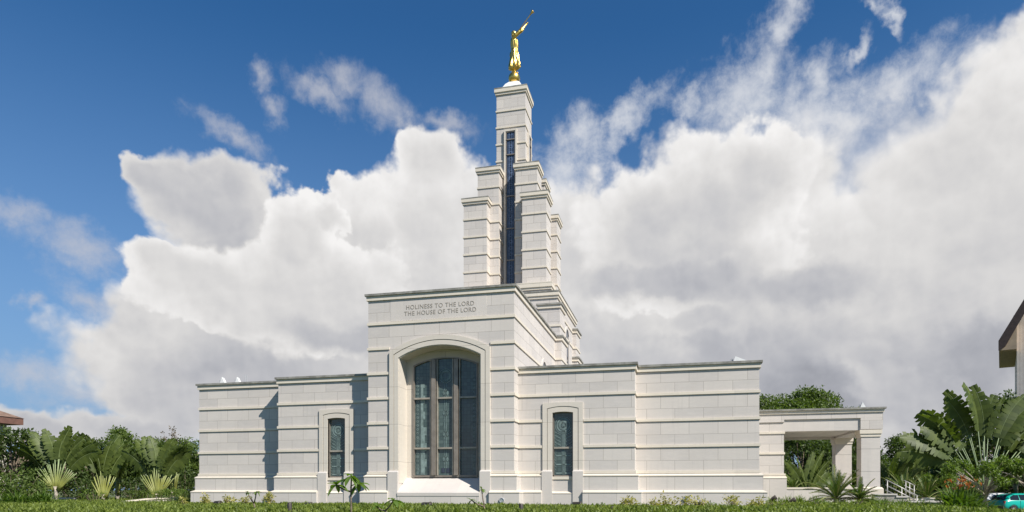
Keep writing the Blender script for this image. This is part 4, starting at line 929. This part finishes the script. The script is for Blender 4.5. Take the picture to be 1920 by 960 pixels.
tree(1848, 38, 5.0, 3.6, 1.5, 'small yellow green spreading tree in front of the big fan palm', LF_LIGHT, .16, 300, 'small garden trees on the right', seed=51, nclump=30, trunk_r=.10, mat_b=BARK_P, name='garden_tree')
tree(1795, 42, 3.8, 3.2, 1.6, 'small light green tree left of the yellow green one', LF_LIGHT, .16, 260, 'small garden trees on the right', seed=52, nclump=20, trunk_r=.07, mat_b=BARK_P, name='garden_tree')
tree(1925, 37, 3.6, 3.4, 2.1, 'light green leafy branchy tree at the right edge', LF_LIGHT, .16, 260, 'small garden trees on the right', seed=53, nclump=20, trunk_r=.09, mat_b=BARK_P, name='garden_tree')
CY = 'cycads by the portico'
frond_plant(g3(1568, 33.5), 40, 1.75, 'big sunlit cycad in front of the portico parapet', 'cycad', 'cycad', CY, 71, LF_CYCAD, ll=.24)
frond_plant(g3(1612, 33), 24, 1.15, 'smaller cycad right of the big sunlit one', 'cycad', 'cycad', CY, 72, LF_CYCAD, ll=.2)
frond_plant(Vector((*at(1695, 46), .1)), 34, 1.9, 'cycad behind the handrail right of the portico', 'cycad', 'cycad', CY, 73, LF_CYCAD, ll=.26)
frond_plant(Vector((*at(1738, 45), -.2)), 34, 2.0, 'dark cycad between the handrails and the red flowered bush', 'cycad', 'cycad', CY, 74, LF_CYCAD, ll=.26)
frond_plant(Vector((*at(1778, 47), -.3)), 28, 1.8, 'cycad standing by the grey boundary wall', 'cycad', 'cycad', CY, 75, LF_CYCAD, ll=.26)
frond_plant(Vector((*at(1487, 49), .3)), 22, 1.1, 'low dark cycad behind the portico parapet', 'cycad', 'cycad', CY, 76, LF_CYCAD, ll=.2)
strap_plant(g3(1800, 27.5) + Vector((0, 0, -.1)), 420, 1.25, .085, 'large strap leaved bush tipped with red flowers near the cars', 'flowering_bush', 'bush', None, 81, LF_STRAP, 26, 1.0)
strap_plant(g3(30, 32.5), 200, .9, .07, 'dark strap leaved clump at the left edge behind the hedge', 'strap_leaved_clump', 'plant', 'strap leaved clumps', 82, LF_STRAP, 0, .9)
strap_plant(g3(78, 33), 160, .8, .07, 'strap leaved clump left of the first fan palm trunk', 'strap_leaved_clump', 'plant', 'strap leaved clumps', 83, LF_STRAP, 0, .8)
GC = 'variegated grassy tufts in the right bed'
for i, (px, d, L) in enumerate([(1447, 33, .55), (1475, 35, .6), (1500, 36.5, .62), (1532, 36.5, .6), (1640, 34, .6), (1658, 33, .5), (1625, 35, .6), (1690, 29, .45), (1705, 30, .45), (1730, 29, .42), (1655, 29, .42), (1600, 30, .42), (1545, 30, .4)]):
    strap_plant(g3(px, d), 110, L, .035, 'pale grassy tuft in the bed ' + ['beside the right wing corner', 'beside the small spot lamp', 'under the portico parapet', 'just left of the big cycad', 'right of the smaller cycad', 'by the front pillar foot', 'below the front portico pillar', 'at the foot of the garden steps', 'in front of the stair cheek wall', 'left of the red flowered bush', 'on the lawn below the pillar', 'in front of the smaller cycad', 'in front of the big cycad'][i], 'grass_tuft', 'tuft', GC, 90 + i, LF_LIGHT, 0, .55, .2)

# yellow variegated plants along the wall
YP = 'yellow leaved plants along the temple wall'
ypos = [(345, 29, 'at the left corner of the temple'), (386, 30.5, 'left of the first flood lamp'), (432, 30.5, 'by the left wing, the fullest one'), (462, 30.3, 'behind the thin forked sapling'), (505, 29.5, 'in the shadow strip of the left wing'), (1178, 26.5, 'at the step of the right wing, low'), (1230, 26.8, 'under the right wing, left of the tall one'),
        (1252, 27, 'under the right wing, the tall one'), (1290, 26.7, 'below the round wall lamp on the right wing'), (1318, 27, 'beside the flood lamp of the right wing'), (1373, 27.2, 'left of the right wing end'), (1418, 27.6, 'at the right wing end')]
for i, (px, d, w) in enumerate(ypos):
    shrub(px, d, .62 + .12 * ((i * 7) % 3), .46 + .1 * ((i * 5) % 3), 'yellow leaved plant ' + w, LF_YEL, .13, 640, 110 + i, YP, 'variegated_plant', 'plant', .42, 9)

# saplings in the front bed
plumeria(658, 19.0, (658, 922), [(631, 910), (659, 893, 1.0), (672, 908, 1.0)], 'forked sapling with three leaf rosettes before the left window', 121, .36)
plumeria(737, 19.5, (722, 958), [(738, 938, 1.0), (706, 950, .7)], 'low leaning sapling with broad leaves left of the arched window', 122, .34)
plumeria(479, 24, (476, 944), [(464, 923, .45), (481, 922, .55), (470, 931, .3)], 'thin forked twig sapling before the left wing', 123, .34, 7, LF_LIGHT)
plumeria(906, 22, (908, 950), [(903, 917, .5), (884, 938, .6), (898, 944, .4)], 'thin bent sapling below the right side of the arched window', 124, .34, 7)

# ground cover
def cover(name, regions, leaf, lm):
    C = []; D = []
    for (x0, x1, y0, y1, h, dens) in regions:
        n = int((x1 - x0) * (y1 - y0) * dens); P = np.stack([rng.uniform(x0, x1, n), rng.uniform(y0, y1, n)], 1)
        hv = np.array([gz(a, b_) + max(.015, h * (.62 + 1.5 * mnoise.noise(Vector((a * .8, b_ * .8, 1))) + 1.3 * mnoise.noise(Vector((a * 2.9, b_ * 2.9, 4))))) * random.random() ** .6 for a, b_ in P])
        C.append(np.concatenate([P, hv[:, None]], 1)); D.append(rng.normal(size=(n, 3)) * np.array([.7, .7, .5]) + np.array([0, 0, .6]))
    C = np.concatenate(C); D = np.concatenate(D); n = len(C)
    tag(leaf_mesh(name, C, D, leaf * (.6 + .8 * rng.random(n)), leaf * .42, lm), kind='stuff')
cover('ground_cover', [(-31, -5.4, 24.4, 28.6, .05, 330), (-5.4, 3.0, 23.8, 28.2, .045, 300), (-33, -5.4, 20.5, 24.5, .07, 300), (-27, -10, 17, 20.5, .06, 280), (-10, -4, 19, 20.5, .10, 280), (-5.4, 12, 20, 24.2, .065, 280), (3, 12, 24, 27.5, .045, 260)], .15, LF_COVER)
cover('lawn_grass', [(3.0, 13.5, 27, 35, .07, 260), (-50, -26, 26, 46, .08, 60)], .14, LF_COVER)
LM = 'low leafy mounds in the front beds'
for i, (px, d, w_, h_, lab) in enumerate([(690, 25, .9, .30, 'left of the pavilion corner'), (1000, 25, .9, .26, 'right of the pavilion corner'), (1120, 25.5, .8, .24, 'under the right wing near the narrow window'), (1205, 25, 1.0, .28, 'at the step of the right wing'), (1340, 26, 1.1, .32, 'below the end of the right wing'), (1455, 28, 1.2, .42, 'before the portico wall'),
        (1530, 29, 1.3, .42, 'left of the big cycad'), (1600, 28.5, 1.1, .40, 'before the smaller cycad'), (1660, 28, 1.2, .36, 'below the garden steps'), (1715, 28, 1.0, .34, 'left of the red flowered bush'), (1880, 27, 1.0, .25, 'right of the red flowered bush'), (300, 25, 1.2, .30, 'left of the temple corner'), (560, 25, .9, .26, 'below the left narrow window')]):
    shrub(px, d, w_, h_, 'low leafy mound ' + lab, LF_COVER if i % 2 else LF_LIGHT, .11, 300, 150 + i, LM, 'leafy_mound', 'plant', .45, 10)

# --- lamps, rooftop fittings
FL = 'flood lamps along the temple wall'
def flood(px, py, d, label, w=.30):
    x, y = at(px, d); z = zat(py, d); p = Vector((x, y, gz(x, y))); o = thing('flood_lamp', label, 'lamp', p, 0, FL)
    b = MB(); n = 12; prof = [(.0005, -w / 2), (.10, -w / 2), (.115, -w / 2 + .03), (.115, w / 2 - .06), (.13, w / 2 - .05), (.13, w / 2), (.0005, w / 2 - .01)]; b.lathe(prof, 14, (x, y, z), axis='x'); b.build('housing', DARKM, o, True)
    b = MB(); b.tube([(x, y, p.z - .1), (x, y, z - .09)], [.028, .028], 8); b.box(x - .06, x + .06, y - .03, y + .03, z - .16, z - .09); b.build('bracket', DARKM, o)
flood(408, 944, 30.2, 'dark flood lamp under the outer left wing'); flood(578, 947, 29.3, 'dark flood lamp left of the left narrow window'); flood(800, 947, 26.6, 'dark flood lamp below the arched window', .36); flood(1082, 946, 28.4, 'dark flood lamp under the right narrow window', .36); flood(1308, 946, 29.0, 'dark flood lamp under the outer right wing')
BL = 'short bollards in the planting'
for px, d, py, w in ((543, 22.3, 945, 'before the left wing'), (977, 22, 947, 'before the pavilion corner'), (1148, 22, 952, 'before the right wing'), (1497, 29, 952, 'in the right bed near the portico')):
    x, y = at(px, d); z = zat(py - 3, d); zg = gz(x, y); b = MB(); b.lathe([(.075, zg - .1), (.075, z - .04), (.06, z - .005), (.0005, z)], 14, (x, y, 0)); tag(b.build('bollard', DARKM, None, True, org=(x, y, zg)), 'short dark bollard ' + w, 'bollard', BL)
SP = 'small spot lamps in the right bed'
for px, py, d, w in ((1452, 934, 33, 'on its stem beside the right wing corner'), (1488, 938, 34, 'under the portico parapet')):
    x, y = at(px, d); z = zat(py, d); zg = gz(x, y); o = thing('spot_lamp', 'small dark spot lamp ' + w, 'lamp', (x, y, zg), 0, SP); b = MB(); b.tube([(x, y, zg - .1), (x, y, z - .05)], .025, 7); b.build('stem', DARKM, o)
    b = MB(); b.tube([(x - .17, y + .02, z - .10), (x - .05, y, z - .02), (x + .08, y - .02, z + .05), (x + .085, y - .02, z + .053)], [.06, .10, .12, .10], 12); b.build('lamp_head', DARKM, o, True)
WL = 'round wall lamps'
for px, yy, py, w in ((941, PY - .30, 938, 'on the plinth of the front pavilion'), (1285, PY + 1.72 - .30, 935, 'on the plinth of the outer right wing')):
    x = yy * math.tan(math.atan((px - 960) / 1280) - TH); dd = -x * math.sin(TH) + yy * math.cos(TH); z = zat(py, dd); o = thing('wall_lamp', 'round grey recessed wall lamp ' + w, 'lamp', (x, yy, z), 0, WL)
    b = MB(); b.lathe([(.12, .01), (.12, -.05), (.085, -.06), (.085, -.03)], 20, (x, yy, z), axis='y'); b.build('rim', GREYP, o, True); b = MB(); b.lathe([(.085, -.035), (.0005, -.045)], 20, (x, yy, z), axis='y'); b.build('lens', plain('lamp_lens', (.30, .33, .34), .15), o, True)
RL = 'white rooftop flood lamps'
for px, py, d, s, w in ((418, 717.5, 38, .32, 'left of the pair on the left wing roof'), (446, 716.5, 38.5, .30, 'right of the pair on the left wing roof'), (1384, 678, 33, .61, 'on the right wing roof'), (1617, 763, 38.5, .30, 'on the portico roof')):
    x, y = at(px, d); z = zat(py, d); o = thing('roof_lamp', 'white angular flood lamp ' + w, 'lamp', (x, y, z), 0, RL); h = s * .95 if s < .6 else s * .38
    b = MB(); v = [(x - s * .45, y - s * .3, z - .05), (x + s * .55, y - s * .3, z - .05), (x - s * .02, y - s * .3, z + h), (x - s * .45, y + s * .4, z - .05), (x + s * .55, y + s * .4, z - .05), (x - s * .02, y + s * .4, z + h * .9)]
    if s > .6: v = [(x - s * .4, y - .2, z - .05), (x + s * .8, y - .2, z - .05), (x - s * .22, y - .2, z + h), (x - s * .4, y + .3, z - .05), (x + s * .8, y + .3, z - .05), (x - s * .22, y + .3, z + h)]
    b.add(v, [(0, 1, 2), (3, 5, 4), (0, 3, 4, 1), (1, 4, 5, 2), (2, 5, 3, 0)]); b.build('hood', WHITE, o)
    b = MB(); b.box(x - s * .55, x - s * .38, y - s * .15, y + s * .2, z - .2, z + .14); b.build('bracket', GREYP, o)
for k_, px in enumerate((459.5, 463)):
    x, y = at(px, 38); z0_ = 6.3; b = MB(); b.tube([(x, y, z0_ - .2), (x, y, zat(703, 38))], .02, 6); tag(b.build('lightning_rod', GREYP, None, org=(x, y, z0_)), ['thin rod on the left wing roof, the one nearer the white lamps', 'thin rod on the left wing roof, the one farther from the white lamps'][k_], 'rod', 'thin rods on the roof')

# --- stairs, cheek walls and handrails right of the portico
CONC = plain('rough_concrete', (.30, .275, .245), .9, 0, .25, 3, .3)
o = thing('stair_wall', 'stepped concrete cheek wall in front of the portico stairs', 'wall', (11.4, 38.2, -.5))
for (xa, xb, zt_) in ((9.7, 10.75, .42), (10.75, 11.25, .30), (11.25, 12.75, .06), (12.75, 13.6, -.25)):
    b = MB(); b.box(xa, xb, 38.0, 38.35, -1.6, zt_); b.build('wall', CONC, o); b = MB(); b.box(xa - .03, xb + .03, 37.95, 38.40, zt_, zt_ + .07); b.build('coping', STONE_P, o)
o = thing('stair_wall', 'far concrete cheek wall with a square block end beyond the stairs', 'wall', (12.6, 43, -.6))
for (xa, xb, zt_) in ((11.8, 13.5, .12), (13.5, 13.95, .18), (13.95, 15.6, -.20)):
    b = MB(); b.box(xa, xb, 42.6, 43.0, -1.8, zt_); b.build('wall', STONE_P, o); b = MB(); b.box(xa - .03, xb + .03, 42.55, 43.05, zt_, zt_ + .07); b.build('coping', TRIM, o)
o = thing('garden_steps', 'concrete steps descending from the portico to the car park', 'steps', (12.3, 40.5, -.8))
for i in range(8): b = MB(); b.box(10.6 + i * .29, 10.89 + i * .29, 38.35, 42.6, -1.8, .42 - (i + 1) * .165); b.build('step', CONC, o)
HR = 'handrails of the portico stairs'
def rail(y, x0, label, ln):
    o = thing('handrail', label, 'handrail', (x0 + 1.3, y, 0), 0, HR); sl_ = -.165 / .29
    for dz in (.80, .52, .26): b = MB(); b.tube([(x0, y, .42 + dz), (x0 + ln, y, .42 + dz + ln * sl_)], .026, 8); b.build('rail', STEEL, o, True)
    for t in (.08, ln * .5, ln - .05): b = MB(); b.tube([(x0 + t, y, .1 + t * sl_), (x0 + t, y, .42 + .80 + t * sl_)], .026, 8); b.build('post', STEEL, o, True)
rail(38.75, 10.45, 'galvanised handrail nearest the front portico pillar', 1.5); rail(42.3, 12.35, 'galvanised handrail on the far side of the stairs', .55)
# kerb of the car park
o = MB(); o.box(15.5, 34, 42.5, 42.75, -1.3, -.86); tag(o.build('kerb', CONC, None, org=(20, 42.6, -1)), kind='structure')
PAVE = plain('car_park_asphalt', (.06, .058, .055), .95, 0, .2, 2); o = MB(); o.add([(15.5, 42.75, -1.0), (60, 42.75, -1.0), (60, 64, -1.0), (15.5, 64, -1.0)], [(0, 1, 2, 3)]); tag(o.build('car_park', PAVE, None, org=(30, 50, -1)), kind='structure')

# --- cars
def paint(name, c):
    m, k, b = newmat(name); b.inputs['Base Color'].default_value = (*c, 1); b.inputs['Roughness'].default_value = .28; b.inputs['Coat Weight'].default_value = .6; b.inputs['Coat Roughness'].default_value = .08; return m
RUBBER = plain('rubber', (.015, .015, .015), .85); RIM = plain('alloy', (.55, .55, .55), .35, .8); BUMP = plain('black_plastic', (.03, .03, .03), .6); REDL = plain('tail_light', (.35, .02, .02), .25)
def car(loc, rz, mat, label, sedan=False):
    o = thing('parked_car', label, 'car', loc, rz, 'cars parked by the boundary wall')
    # side profile from tail (x=-1.9) to nose (x=1.9): x, z lower, z shoulder, z top, half width low, half width shoulder, half width top
    P = [(-1.90, .42, .62, .66, .62, .64, .60), (-1.86, .32, .74, .80, .74, .76, .70), (-1.72, .27, .86, .96, .79, .80, .72), (-1.50, .26, .89, 1.20, .81, .82, .62), (-1.25, .26, .90, 1.35, .82, .83, .57), (-.9, .25, .90, 1.42, .825, .835, .57), (-.3, .24, .89, 1.44, .83, .84, .57), (.2, .24, .88, 1.41, .83, .84, .56),
         (.55, .24, .87, 1.24, .83, .84, .60), (.95, .25, .86, .97, .82, .83, .68), (1.25, .26, .80, .86, .81, .82, .66), (1.6, .28, .72, .77, .78, .79, .60), (1.82, .33, .60, .64, .70, .72, .55), (1.90, .42, .52, .54, .60, .62, .5)]
    b = MB(); sec = []
    for (x, zl, zs, zt, wl, ws, wt) in P:
        zm = (zl + zs) / 2; h = [(wl * .9, zl), (wl, zl + .06), (ws * 1.015, zm), (ws, zs - .02), (ws * .975, zs + .02), (wt + .03, zt - .07 if zt - zs > .2 else zt - .02), (wt - .06, zt - .01), (wt * .5, zt + .012)]
        sec.append([(x, -y, z) for y, z in h] + [(x, y, z) for y, z in h[::-1]])
    n = len(sec[0]); v = [q for s in sec for q in s]; f = []
    for i in range(len(sec) - 1):
        for j in range(n): f.append((i * n + j, i * n + (j + 1) % n, (i + 1) * n + (j + 1) % n, (i + 1) * n + j))
    f += [tuple(range(n)), tuple(len(v) - n + j for j in range(n))[::-1]]; b.add(v, f)
    body = b.build('body', mat, o, True, org=(0, 0, 0))
    for s in (-1, 1):      # side windows
        for pts in ([(-1.42, .97), (-1.30, 1.22), (-1.05, 1.31), (-.72, 1.33), (-.72, .95)], [(-.64, .95), (-.64, 1.34), (.15, 1.34), (.42, 1.23), (.80, .95)]):
            w = MB(); vv = []
            for (x, z) in pts: hw = .83 + (.605 - .83) * (z - .9) / .5; vv.append((x, s * (hw + .012), z))
            w.add(vv + [(q[0], q[1] - s * .03, q[2]) for q in vv], [tuple(range(len(vv))), tuple(range(len(vv), 2 * len(vv)))] + [(i, (i + 1) % len(vv), len(vv) + (i + 1) % len(vv), len(vv) + i) for i in range(len(vv))]); w.build('side_window', GLASS_C, o, org=(0, 0, 0))
        for wx in (-1.22, 1.18):
            a = MB(); a.lathe([(.34, -.02), (.34, .01)] , 22, (wx, s * .845, .31), axis='y'); a.lathe([(.345, .012), (.0005, .012)], 22, (wx, s * .836, .31), axis='y'); a.build('wheel_arch', BUMP, o, org=(0, 0, 0))
            t = MB(); t.lathe([(.16, -.07), (.27, -.09), (.30, -.06), (.30, .06), (.27, .09), (.18, .09), (.16, .05)], 24, (wx, s * .80, .30), axis='y'); wh = t.build('wheel', RUBBER, o, True, org=(0, 0, 0))
            r = MB(); r.lathe([(.0005, .075), (.05, .08), (.07, .055), (.16, .06), (.185, .085)], 20, (wx, s * .80, .30), axis='y')
            if s < 0: r.v = [(q[0], 2 * s * .80 - q[1], q[2]) for q in r.v]
            for k in range(6): an = k * math.pi / 3; r.box(wx + .12 * math.cos(an) - .025, wx + .12 * math.cos(an) + .025, s * .87 - .01, s * .87 + .012, .30 + .12 * math.sin(an) - .025, .30 + .12 * math.sin(an) + .025, 1)
            r.build('rim', [RIM, BUMP], wh, False, org=(0, 0, 0))
        m = MB(); m.box(.62, .80, s * .86 if s > 0 else s * .98, s * .98 if s > 0 else s * .86, .92, 1.04); m.build('mirror', mat, o, org=(0, 0, 0))
        h = MB(); h.box(.02, .2, s * .852 - .012, s * .852 + .012, .78, .81); h.build('door_handle', BUMP, o, org=(0, 0, 0))
        l = MB(); l.box(-1.86, -1.70, s * .70 - .07, s * .70 + .075, .66, .88); l.build('tail_light', REDL, o, org=(0, 0, 0))
        l = MB(); l.box(1.66, 1.80, s * .58 - .1, s * .58 + .12, .58, .70); l.build('headlight', GLASS_C, o, org=(0, 0, 0))
        d = MB(); d.box(-.685, -.675, s * .846 - .01, s * .846 + .004, .35, .92); d.build('door_seam', BUMP, o, org=(0, 0, 0))
    w = MB(); w.add([(-1.765, -.62, .97), (-1.765, .62, .97), (-1.40, .52, 1.30), (-1.40, -.52, 1.30)], [(0, 1, 2, 3)]); w.build('rear_window', GLASS_C, o, org=(0, 0, 0))
    w = MB(); w.add([(.97, -.66, .99), (.97, .66, .99), (.30, .52, 1.395), (.30, -.52, 1.395)], [(0, 1, 2, 3)]); w.build('windscreen', GLASS_C, o, org=(0, 0, 0))
    for q in ((-1.95, -1.80, -.74, .74, .32, .54), (1.78, 1.93, -.68, .68, .32, .48)): w = MB(); w.box(*q); w.build('bumper', BUMP, o, org=(0, 0, 0))
    return o
x, y = at(1911, 50.0); car((x, y, -1.0), R(20), paint('turquoise_paint', (.0, .36, .28)), 'turquoise hatchback parked at the right edge of the picture')
x, y = at(1878, 53.2); car((x, y, -1.0), R(16), paint('white_car_paint', (.72, .73, .74)), 'white car parked behind the turquoise hatchback')
